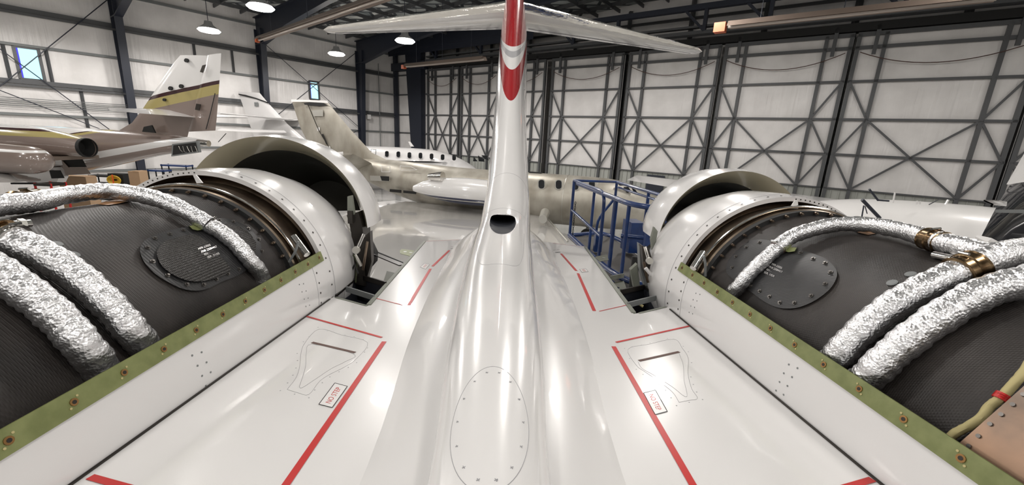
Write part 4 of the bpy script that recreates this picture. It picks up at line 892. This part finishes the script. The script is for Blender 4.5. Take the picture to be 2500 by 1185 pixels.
# its near wing: white painted and glossy, flap edge towards the left
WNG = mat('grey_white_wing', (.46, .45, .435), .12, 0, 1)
wzz = 1.02
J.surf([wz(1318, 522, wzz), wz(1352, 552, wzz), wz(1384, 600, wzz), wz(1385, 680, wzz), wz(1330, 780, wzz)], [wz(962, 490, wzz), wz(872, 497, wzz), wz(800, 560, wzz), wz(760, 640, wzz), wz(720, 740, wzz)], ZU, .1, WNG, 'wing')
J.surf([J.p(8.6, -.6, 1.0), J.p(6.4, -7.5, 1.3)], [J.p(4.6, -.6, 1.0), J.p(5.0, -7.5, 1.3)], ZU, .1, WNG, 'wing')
b = J.M(); b.tube([wz(1325, 536, 1.35), wz(1331, 520, 1.35)], [.14, .17], 14); b.build('duct_stub', ALU, J.root)
b = J.M(); b.tube([wz(1331, 528, 1.15), wz(1386, 590, 1.15)], .03, 6); b.build('leading_edge_tube', ALU, J.root)
J.gear(6.5, 1.0)

# ---- white jet behind it, near the left wall
J = Jet((-17.8, 28.6), (-1.2, 25.9), 'all white jet behind the stripped one, seen side on with seven cabin windows')
fu = J.fus([(0, 2.75, .1, .1), (2, 2.5, .5, .55), (5, 2.05, .95, 1.0), (7.5, 1.85, 1.08, 1.1), (13.2, 1.85, 1.08, 1.1), (14.8, 1.72, .95, .92), (16.2, 1.5, .5, .5), (16.8, 1.4, .1, .1)], WHITE)
q = lambda x, y: J.px(x, y)
fi = J.surf([q(634, 227), q(655, 252), q(702, 303), q(750, 345), q(820, 372)], [q(581, 224), q(595, 264), q(610, 305), q(624, 345), q(640, 380)], J.n, .2, WHITE, 'fin')
J.panel([(583, 229), (600, 232), (625, 239), (655, 250), (655, 253), (625, 242), (600, 236), (583, 232)], .17, INK, 'black_fin_stripe', fi, .02)
J.panel([(621, 250), (630, 250), (631, 260), (622, 260)], .17, GIRTL, 'grey_badge', fi, .02)
J.surf([J.p(4.4, .2, 4.35), J.p(2.3, 3.6, 4.45)], [J.p(2.3, .2, 4.35), J.p(1.2, 3.6, 4.45)], ZU, .12, WHITE, 'stabilizer'); J.surf([J.p(4.4, -.2, 4.35), J.p(2.3, -3.6, 4.45)], [J.p(2.3, -.2, 4.35), J.p(1.2, -3.6, 4.45)], ZU, .12, WHITE, 'stabilizer')
J.surf([wp(545, 314, 25.0), wp(600, 317, 26.0), wp(690, 318, 27.6)], [wp(529, 319, 24.4), wp(620, 323, 25.6), wp(700, 324, 27.2)], ZU, .1, WHITE, 'stabilizer')
for cx, cy in ((945, 376), (973, 377), (1000, 379), (1027, 380), (1054, 382), (1081, 384), (1109, 385)):
    J.panel(rrect(cx, cy, 8.5, 14), 1.0, GLASS, 'cabin_window', fu, .05)
dq = [(906, 365), (918, 366), (917, 381), (905, 380)]
for i in range(4): b = J.M(); b.tube([J.px(*dq[i], 1.03), J.px(*dq[(i+1) % 4], 1.03)], .025, 4); b.build('door_outline', GIRTL, fu)
J.panel([(1157, 383), (1166, 394), (1156, 394)], .86, GLASS, 'windscreen', fu, .1); J.panel([(1168, 380), (1182, 388), (1184, 395), (1170, 394)], .72, GLASS, 'windscreen', fu, .12); J.panel([(1176, 379), (1190, 380), (1194, 392), (1184, 388)], .5, GLASS, 'windscreen', fu, .12)
b = J.M(); b.poly([J.px(997, 346), J.px(1002, 346), J.px(1011, 358), J.px(1003, 358)], J.n, .04); b.build('blade_antenna', WHITE2, fu, smooth=False)
J.panel([(962, 392), (1050, 394), (1100, 399), (1050, 397.5), (962, 394.5)], 1.05, INK, 'cheat_line', fu, .03)
J.surf([J.p(9.6, .6, 1.0), J.p(7.0, 6.2, 1.2)], [J.p(6.4, .6, 1.0), J.p(5.4, 6.2, 1.2)], ZU, .15, WHITE, 'wing'); J.surf([J.p(9.6, -.6, 1.0), J.p(7.4, -5.0, 1.2)], [J.p(6.4, -.6, 1.0), J.p(5.8, -5.0, 1.2)], ZU, .15, WHITE, 'wing')
J.fus([(3.4, 2.5, .25, .25), (4.2, 2.5, .5, .5), (6, 2.5, .55, .55), (7, 2.5, .45, .45)], WHITE, 'engine', 1.65)
J.gear(7.5, 1.0)

# ---- brown, gold and white jet on the left
J = Jet((-10.9, 15.4), (-24.0, 16.6), 'brown and gold jet at the left edge, its tail towards the lamps')
def w_of(pa, pb, o):   # slope of a stripe seen between two pixels
    a, c = J.px(*pa, o), J.px(*pb, o); sa, sc = (a-J.T).dot(J.h), (c-J.T).dot(J.h); return (a.z-c.z)/(sa-sc)
def vecm(mm): return V((-mm*J.h.x, -mm*J.h.y, 1))
def wval(x, y, o, mm): p = J.iv @ J.px(x, y, o); return p.dot(vecm(mm))
BR, GD, MR, WH = (.20, .155, .135), (.34, .285, .11), (.03, .004, .006), (.68, .67, .66)
mf = w_of((365, 246), (536, 205), 0)
FM = wbands('brown_jet_fin_paint', vecm(mf), [(-99, WH), (wval(480, 322, 0, mf)-.1, BR), (wval(440, 252, 0, mf), GD), (wval(440, 228, 0, mf), MR), (wval(440, 219, 0, mf), WH)])
mb = w_of((200, 402), (360, 371), .6)
BM = wbands('brown_jet_body_paint', vecm(mb), [(-99, WH), (wval(300, 403, .6, mb), BR), (wval(300, 374, .6, mb), WH), (wval(300, 358, .6, mb), BR), (wval(180, 332, .6, mb), GD), (wval(180, 325, .6, mb), MR), (wval(180, 322, .6, mb), WH)])
fu = J.fus([(-.1, 3.2, .1, .12), (.6, 3.12, .22, .26), (1.7, 3.04, .36, .40), (3.9, 2.80, .64, .70), (6.1, 2.62, .86, .88), (8.6, 2.45, 1.02, 1.04), (12, 2.4, 1.05, 1.06), (12.6, 2.35, .9, .9)], BM)
q = lambda x, y: J.px(x, y)
FNB = J.surf([q(439, 136), q(423, 155), q(365, 241), q(347, 268), q(322, 300), q(285, 322)], [q(509, 136), q(504, 160), q(483, 240), q(475, 268), q(462, 318), q(455, 345)], J.n, .2, FM, 'fin')
rd_ = J.surf([q(506, 136), q(501, 160), q(479, 240), q(469, 290), q(458, 322)], [q(540, 130), q(538, 167), q(533, 240), q(529, 290), q(526, 319)], J.n, .12, FM, 'rudder')
b = J.M(); b.tube([J.px(525, 228, .08), J.px(514, 275, .09), J.px(503, 316, .1)], .014, 4); b.build('trim_tab_line', INK, rd_)
for x, y, r_ in ((457, 148, 5), (418, 216, 5), (444, 211, 5), (403, 244, 3.6)): J.panel([(x+r_*math.cos(i*PI/6), y+r_*math.sin(i*PI/6)) for i in range(12)], .12, BLACK, 'open_port', FNB, .05)
for qd in ([(480, 253), (491, 255), (487, 270), (477, 268)], [(489, 176), (495, 160), (503, 158), (496, 178)]): J.panel(qd, .13, DKMET, 'hinge_gap', rd_, .02)
J.panel([(354, 310), (373, 306), (382, 325), (350, 322)], .34, BLACK, 'open_bay', FNB, .05)
st_ = J.surf([wp(262, 266, 13.6), wp(313, 266, 14.2), wp(400, 267, 15.6)], [wp(268, 268, 12.6), wp(330, 276, 13.2), wp(478, 287, 15.4)], ZU, .08, WHITE, 'stabilizer')
J.surf([J.p(1.9, -.2, 4.1), J.p(.9, -3.0, 4.2)], [J.p(.4, -.2, 4.1), J.p(.2, -3.0, 4.2)], ZU, .12, WHITE, 'stabilizer')
J.panel([(426, 352), (487, 344), (492, 372), (424, 382)], .28, GIRTL, 'bay_rim', fu, .10); J.panel([(430, 355), (484, 348), (489, 369), (428, 378)], .28, BLACK, 'open_bay', fu, .115)
for k in range(5): b = J.M(); b.tube([J.px(436+k*10, 357, .40), J.px(440+k*10, 366+(k % 2)*5, .41), J.px(446+k*9, 372, .4)], .008, 5); b.build('pipe', ALU, fu)
b = J.M(); b.tube([J.p(.05, .05, 3.2), J.p(-.35, .05, 3.18)], .11, 14); b.build('tail_cone_tube', CHROME, fu); b = J.M(); b.tube([J.px(533, 347), J.px(552, 326)], .012, 5); b.build('static_wick', INK, fu)
# engines: upper with dark exhaust, lower one cut by the frame
c = wp(212, 361, 13.9)
ENG = wbands('brown_engine_paint', (0, 0, 1), [(-9, BR), (c.z+.28, GD), (c.z+.45, MR), (c.z+.52, WH)])
c = wp(212, 361, 13.9); a0 = (c-J.T).dot(J.h); o0 = (c-J.T).dot(J.n)
J.fus([(a0+.02, c.z, .30, .30), (a0+.8, c.z+.08, .37, .38), (a0+1.7, c.z+.12, .45, .46), (a0+4.2, c.z+.1, .52, .53), (a0+5.4, c.z+.1, .46, .46)], ENG, 'engine', o0, caps=False)
b = J.M(); b.grid([[J.p(a, o0+r_*math.cos(t*PI/12), c.z+r_*math.sin(t*PI/12)) for t in range(24)] for a, r_ in ((a0-.05, .28), (a0-.05, .305), (a0+.05, .31), (a0+.05, .28), (a0+.3, .2), (a0+.3, .02))], cu=True); b.build('exhaust_pipe', BLACK, J.root)
c = wp(104, 393, 12.6); a1 = (c-J.T).dot(J.h); o1 = (c-J.T).dot(J.n)
LE_ = wbands('brown_lower_engine_paint', (0, 0, 1), [(-9, BR), (c.z+.23, WH), (c.z+.30, BR)])
J.fus([(a1-.2, c.z, .06, .06), (a1-.1, c.z, .24, .24), (a1+.15, c.z, .37, .37), (a1+.5, c.z, .40, .41), (a1+2.5, c.z, .44, .45), (a1+4.4, c.z, .38, .38)], LE_, 'engine', o1)
b = J.M(); b.box(J.p(a1+1.3, (o1+.9)/2, c.z), (1.4, o1-.9, .12), (J.h, J.n, ZU)); b.build('engine_pylon', TAN, J.root, smooth=False)
b = J.M(); b.box(J.p(a0+1.9, (o0+.6)/2, c.z+.4), (1.4, max(.3, o0-.6), .12), (J.h, J.n, ZU)); b.build('engine_pylon', TAN, J.root, smooth=False)
J.panel([(153, 388), (199, 384), (212, 408), (168, 408)], .93, BLACK, 'open_bay', fu, .05)
J.panel([(152, 390), (170, 409), (211, 409), (222, 425), (162, 428)], .99, TAN, 'hanging_hatch', J.root, .03)
b = J.M(); b.poly([J.px(x, y, .5) for x, y in ((62, 418), (124, 408), (150, 408), (168, 430), (160, 446), (96, 444), (60, 436))], J.n, .3); kf = b.build('wing_fairing', WHITE, J.root, smooth=False)
J.panel([(122, 416), (148, 416), (158, 435), (128, 436)], .81, BLACK, 'open_bay', kf, .03)
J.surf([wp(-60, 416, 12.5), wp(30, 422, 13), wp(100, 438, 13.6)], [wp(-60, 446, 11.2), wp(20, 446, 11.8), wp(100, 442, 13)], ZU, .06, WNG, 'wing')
b = J.M(); b.bar(J.px(30, 448, .8), J.px(90, 448, .8), .1, .06); b.build('flap_track', BLACK, J.root, smooth=False)
J.gear(7, 2.0)

# ---- white jet at the right, seen over the engine: wing, dome of the fuselage, antennas
def simple(name, label, cat, base, grp=None): o = empty(name, base); tag(o, label, cat, grp); return o, Matrix.Translation(-V(base))
cR = wp(2255, 560, 10.2); J = Jet((cR.x+2.1, cR.y-2.9), (cR.x-2.6, cR.y+3.6), 'white jet at the far right, only its back, wings and antennas above the engine')
fu = J.fus([(-3, 1.35, .9, .9), (0, 1.62, 1.15, 1.15), (3.4, 1.66, 1.18, 1.18), (6, 1.5, 1.0, 1.0), (8, 1.1, .45, .45), (8.4, 1.05, .1, .1)], WHITE2)
z_ = 2.02
wg = [wz(1557, 428, 2.3), wz(1934, 473, 2.2), wz(2140, 499, 2.1)]; wh_ = [wz(1531, 440, 2.3), wz(1800, 485, 2.2), wz(2120, 545, 2.0)]
J.surf(wg, wh_, ZU, .05, WHITE2, 'wing'); J.surf([wz(2300, 505, 2.0), wz(2425, 523, 2.0), wz(2700, 560, 2.1)], [wz(2290, 560, 1.8), wz(2400, 575, 1.9), wz(2700, 640, 2.1)], ZU, .05, WHITE2, 'wing')
def rod(a, c, r, m, nm_): b = J.M(); b.tube([a, c], r, 6); b.build(nm_, m, J.root)
for a, c, r, m, nm_ in (((2185, 470), (2180, 496), .02, WHITE2, 'blade_antenna'), ((2315, 488), (2301, 512), .025, WHITE2, 'blade_antenna'), ((2239, 491), (2239, 499), .02, WHITE2, 'blade_antenna'), ((2246, 492), (2246, 499), .02, WHITE2, 'blade_antenna'),
                        ((2293, 487), (2268, 500), .012, GIRT, 'whip_antenna')): rod(wp(*a, 9.9), wp(*c, 9.9), r, m, nm_)
for a, c, r in (((2105, 488), (2148, 533), .035), ((2122, 462), (2144, 490), .02), ((2144, 489), (2170, 491), .02), ((2109, 502), (2104, 530), .015), ((2112, 504), (2117, 522), .01)): rod(wp(*a, 9.0), wp(*c, 9.0), r, STEEL, 'wiper_arm' if False else 'open_door_frame')
J.gear(2.5, .8)
# ---- dark glossy tail at the right edge with a white tip
o, iv = simple('tail_fin', 'glossy black tail fin with white tip cut by the right edge of the picture', 'aircraft tail', (wp(2460, 560, 7.2).x, wp(2460, 560, 7.2).y, 0))
BLK = mat('gloss_black_paint', (.012, .013, .016), .06, coat=1)
rows = []
for (xl, y_l), (xr, y_r) in (((2466, 452), (2560, 425)), ((2447, 480), (2552, 470)), ((2425, 520), (2540, 520)), ((2397, 575), (2530, 600)), ((2330, 760), (2500, 800))):
    a, c = wp(xl, y_l, 7.4), wp(xr, y_r, 6.6); nn = V((.75, .66, 0)); rows.append([a.lerp(c, f)+nn*h for f, h in ((0, 0), (.12, .06), (.5, .1), (1, .02), (.5, -.1), (.12, -.06))])
b = MB(iv); b.grid(rows, cu=True, cap0=True, cap1=True); fn = b.build('fin', BLK, o, ang=70)
b = MB(iv); b.poly([wp(2463, 451, 7.3), wp(2500, 445, 7.0), wp(2560, 430, 6.6), wp(2560, 330, 6.8), wp(2508, 372, 7.2)], (.3, 1, 0), .05); b.build('fin_tip', WHITE2, fn, smooth=False)
b = MB(iv); b.poly([wp(2401, 491, 6.9), wp(2438, 492, 6.9), wp(2458, 496, 6.9), wp(2457, 504, 6.9), wp(2425, 501, 6.9)], ZU, .02); b.build('trailing_fairing', WHITE2, fn, smooth=False)
b = MB(iv); b.poly([wp(2430, 512, 6.9), wp(2560, 512, 6.2), wp(2560, 522, 6.2), wp(2430, 519, 6.9)], (0, -1, 0), .02); b.build('grey_band', GIRTL, fn, smooth=False)
b = MB(iv); b.tube([wp(2385, 578, 7.1), wp(2415, 590, 6.9), wp(2450, 602, 6.8)], [.03, .07, .03], 8); b.build('tail_cone', WHITE2, fn)
a = wp(2430, 700, 7.0); b = MB(iv); b.bar(V((a.x, a.y, 0.01)), V((a.x, a.y, a.z)), .6, .3); b.build('support_stand', GIRT, o, smooth=False)

# ---- blue lift basket
zt, zm, zf = 3.18, 2.62, 2.08
A_ = wz(1402, 441, zt); D_ = wz(1548, 499, zt); B_ = wz(1510, 446, zt)
e1 = (D_-A_); L1 = e1.length; e1.normalize(); e2 = ZU.cross(e1); e2 = e2 if e2.dot(B_-A_) > 0 else -e2; W1 = (B_-A_).dot(e2)
o, iv = simple('lift_basket', 'blue railed work platform of an aerial lift beside the right engine', 'lift', (A_+e1*L1/2+e2*W1/2)*1)
o.location.z = 0; iv = Matrix.Translation(-o.location)
def bp(a, w_, z): return V((*(A_+e1*a+e2*w_).xy, z))
def br(nm_, pts, r=.026, m=BLUE, n=10): b = MB(iv); b.tube(spline(pts, 5) if len(pts) > 2 else pts, r, n); return b.build(nm_, m, o)
br('top_rail', [bp(L1*.62, 0, zm-.55), bp(L1*.62, 0, zt-.25), bp(L1*.60, 0, zt-.06), bp(L1*.55, 0, zt), bp(L1*.3, 0, zt), bp(0, 0, zt)])
br('top_rail', [bp(0, 0, zt), bp(0, W1, zt)], .022); br('top_rail', [bp(0, W1, zt), bp(L1+.35, W1, zt)]); br('top_rail', [bp(.1, W1, zt-.09), bp(L1+.3, W1, zt-.09)], .02)
br('top_rail', [bp(.25, 0, zt-.03), bp(L1*.7, 0.02, zt-.03), bp(L1*.92, .06, zt-.03), bp(L1+.05, W1*.35, zt-.03), bp(L1+.1, W1, zt-.03)], .035)
br('mid_rail', [bp(0, 0, zm), bp(L1*.62, 0, zm-.1)], .024); br('mid_rail', [bp(L1*.75, W1*.2, zm), bp(L1*.75+.2, W1*.8, zm)], .03)
br('bottom_rail', [bp(0, 0, zf+.05), bp(L1*.6, 0, zf+.05), bp(L1*.9, .08, zf+.05), bp(L1+.05, W1*.4, zf+.05), bp(L1+.05, W1, zf+.05)], .045); br('bottom_rail', [bp(0, 0, zf+.05), bp(0, W1, zf+.05), bp(L1, W1, zf+.05)], .04)
for a, w_, r in ((0, 0, .028), (L1*.42, .02, .024), (0, W1, .026), (L1*.5, W1, .026), (L1*.76, .03, .03), (L1*.9, .06, .026), (L1+.04, W1*.4, .032), (L1+.03, W1, .03)):
    br('post', [bp(a, w_, zf), bp(a, w_, zt)], r)
br('post', [bp(L1*.3, W1*.3, zf), bp(L1*.3, W1*.3, zf+.5), bp(L1*.33, W1*.55, zt-.2)], .024)
b = MB(iv); b.box(bp(L1*.5, W1*.5, zf), (L1+.1, W1, .05), (e1, e2, ZU)); b.build('platform_floor', mat('scuffed_platform', (.06, .055, .05), .6), o, smooth=False)
b = MB(iv); b.box(bp(L1+.02, W1*.62, zt-.38), (.05, W1*.8, .68), (e1, e2, ZU)); b.build('side_panel', BLUE, o, smooth=False)
b = MB(iv); b.box(bp(L1*.45, W1*.85, zf+.35), (.35, .22, .5), (e1, e2, ZU)); b.build('control_box', BLUE, o, smooth=False)
b = MB(iv); b.box(bp(L1*.42, W1*.2, zf+.2), (.08, .12, .3), (e1, e2, ZU)); b.build('bracket', BLUE, o, smooth=False)
b = MB(iv); b.tube(spline([bp(L1+.06, W1*.1, zf+.45), bp(L1+.08, W1*.1, zf), bp(L1+.1, W1*.15, zf-.7)], 4), .05, 10); b.build('black_hose', BLACK, o)
b = MB(iv)
ch = None
for k in range(16):
    c = bp(.03, .05, zt-.42-.045*k); b = MB(iv); x, y = (e1, ZU) if k % 2 else (e2, ZU)
    b.tube([c+x*.014*math.cos(i*PI/4)+y*.028*math.sin(i*PI/4) for i in range(8)], .005, 5, closed=True); l_ = b.build('chain_link', CHAIN, o)
b = MB(iv); b.bar(bp(L1*.5, W1*.5, zf-.03), bp(L1*.5, W1*.5, .3), .3, .3); b.build('mast', BLUE, o, smooth=False)
b = MB(iv); b.box(bp(L1*.5, W1*.5, .32), (1.8, .8, .35), (e1, e2, ZU)); bs = b.build('chassis', BLUE, o, smooth=False)
for a in (-.6, .6):
    for w_ in (-.45, .45): b = MB(iv); b.tube([bp(L1*.5+a, W1*.5+w_-.06, .2), bp(L1*.5+a, W1*.5+w_+.06, .2)], .2, 16); b.build('wheel', BLACK, bs)

# ---- things standing under and behind the brown jet
def place(name, label, cat, x, y0, y1, wpx, D, builder):
    a = wp(x-wpx/2, y1, D); c = wp(x+wpx/2, y1, D); top = wp(x, y0, D).z; w_ = (c-a).length; base = (a+c)/2; ax = (c-a); ax.z = 0; ax.normalize()
    o, iv = simple(name, label, cat, (base.x, base.y, 0)); builder(o, iv, V((base.x, base.y, 0)), ax, ZU.cross(ax), w_, top); return o
def cart(m, shelves=3, posts=BLACK):
    def f(o, iv, c, ax, ay_, w_, top):
        for i in range(shelves):
            z = .15+(top-.2)*i/(shelves-1); b = MB(iv); b.box(c+ZU*z, (w_, .5, .07), (ax, ay_, ZU)); b.build('shelf', m, o, smooth=False)
        for sx in (-1, 1):
            for sy in (-1, 1): b = MB(iv); b.bar(c+ax*sx*w_*.47+ay_*sy*.22+ZU*.1, c+ax*sx*w_*.47+ay_*sy*.22+ZU*top, .04, .04); b.build('post', posts, o, smooth=False)
            b = MB(iv); b.tube([c+ax*sx*w_*.4-ay_*.02+ZU*.07, c+ax*sx*w_*.4+ay_*.02+ZU*.07], .07, 12); b.build('caster', BLACK, o)
    return f
place('tool_cart', 'blue tool cart behind the brown jet tail cone', 'cart', 436, 402, 430, 62, 21.5, cart(BLUE))
place('tool_cart', 'low blue cart beside the brown jet tail, left of the taller one', 'cart', 392, 414, 432, 40, 20.5, cart(BLUE, 2))
place('storage_rack', 'black metal rack under the brown jet', 'rack', 256, 427, 455, 48, 20, cart(BLACK, 4))
def bx(m, strap=None, flap=True):
    def f(o, iv, c, ax, ay_, w_, top):
        b = MB(iv); b.box(c+ZU*(top/2+.01), (w_, .45, top-.02), (ax, ay_, ZU)); bd = b.build('box_body', m, o, smooth=False)
        if strap: b = MB(iv); b.box(c+ZU*(top/2+.01), (.05, .46, top), (ax, ay_, ZU)); b.build('strap', strap, o, smooth=False)
        if flap: b = MB(iv); b.box(c+ZU*(top+.005)+ax*w_*.2, (w_*.5, .47, .02), (ax, ay_, ZU)); b.build('flap', m, o, smooth=False)
    return f
place('cardboard_box', 'large beige cardboard box under the brown jet belly', 'box', 195, 430, 462, 66, 17, bx(CARD))
place('cardboard_box', 'cardboard box leaning beside the yellow hose reel', 'box', 341, 418, 448, 26, 19, bx(CARD))
def reel(o, iv, c, ax, ay_, w_, top):
    b = MB(iv); b.box(c+ZU*(top/2), (w_, .35, top), (ax, ay_, ZU)); b.build('case', BLACK, o, smooth=False)
    for k in range(5): b = MB(iv); b.tube([c+ZU*(top-.28)-ay_*(.2+.02*k)+ax*math.cos(i*PI/9)*(.12+.045*k)+ZU*math.sin(i*PI/9)*(.06+.035*k) for i in range(18)], .022, 6, closed=True); b.build('hose_loop', YEL, o)
    b = MB(iv); b.box(c+ZU*(top-.28)-ay_*.32, (.05, .02, .5), (ax, ay_, ZU)); b.build('orange_strap', ORG, o, smooth=False)
place('hose_reel', 'yellow coiled hose with an orange strap under the brown jet', 'hose reel', 294, 424, 452, 36, 19.5, reel)
place('tool_cart', 'dark cart with red handles under the left engine of the brown jet', 'cart', 128, 446, 470, 40, 13, cart(DKMET, 2, RED))
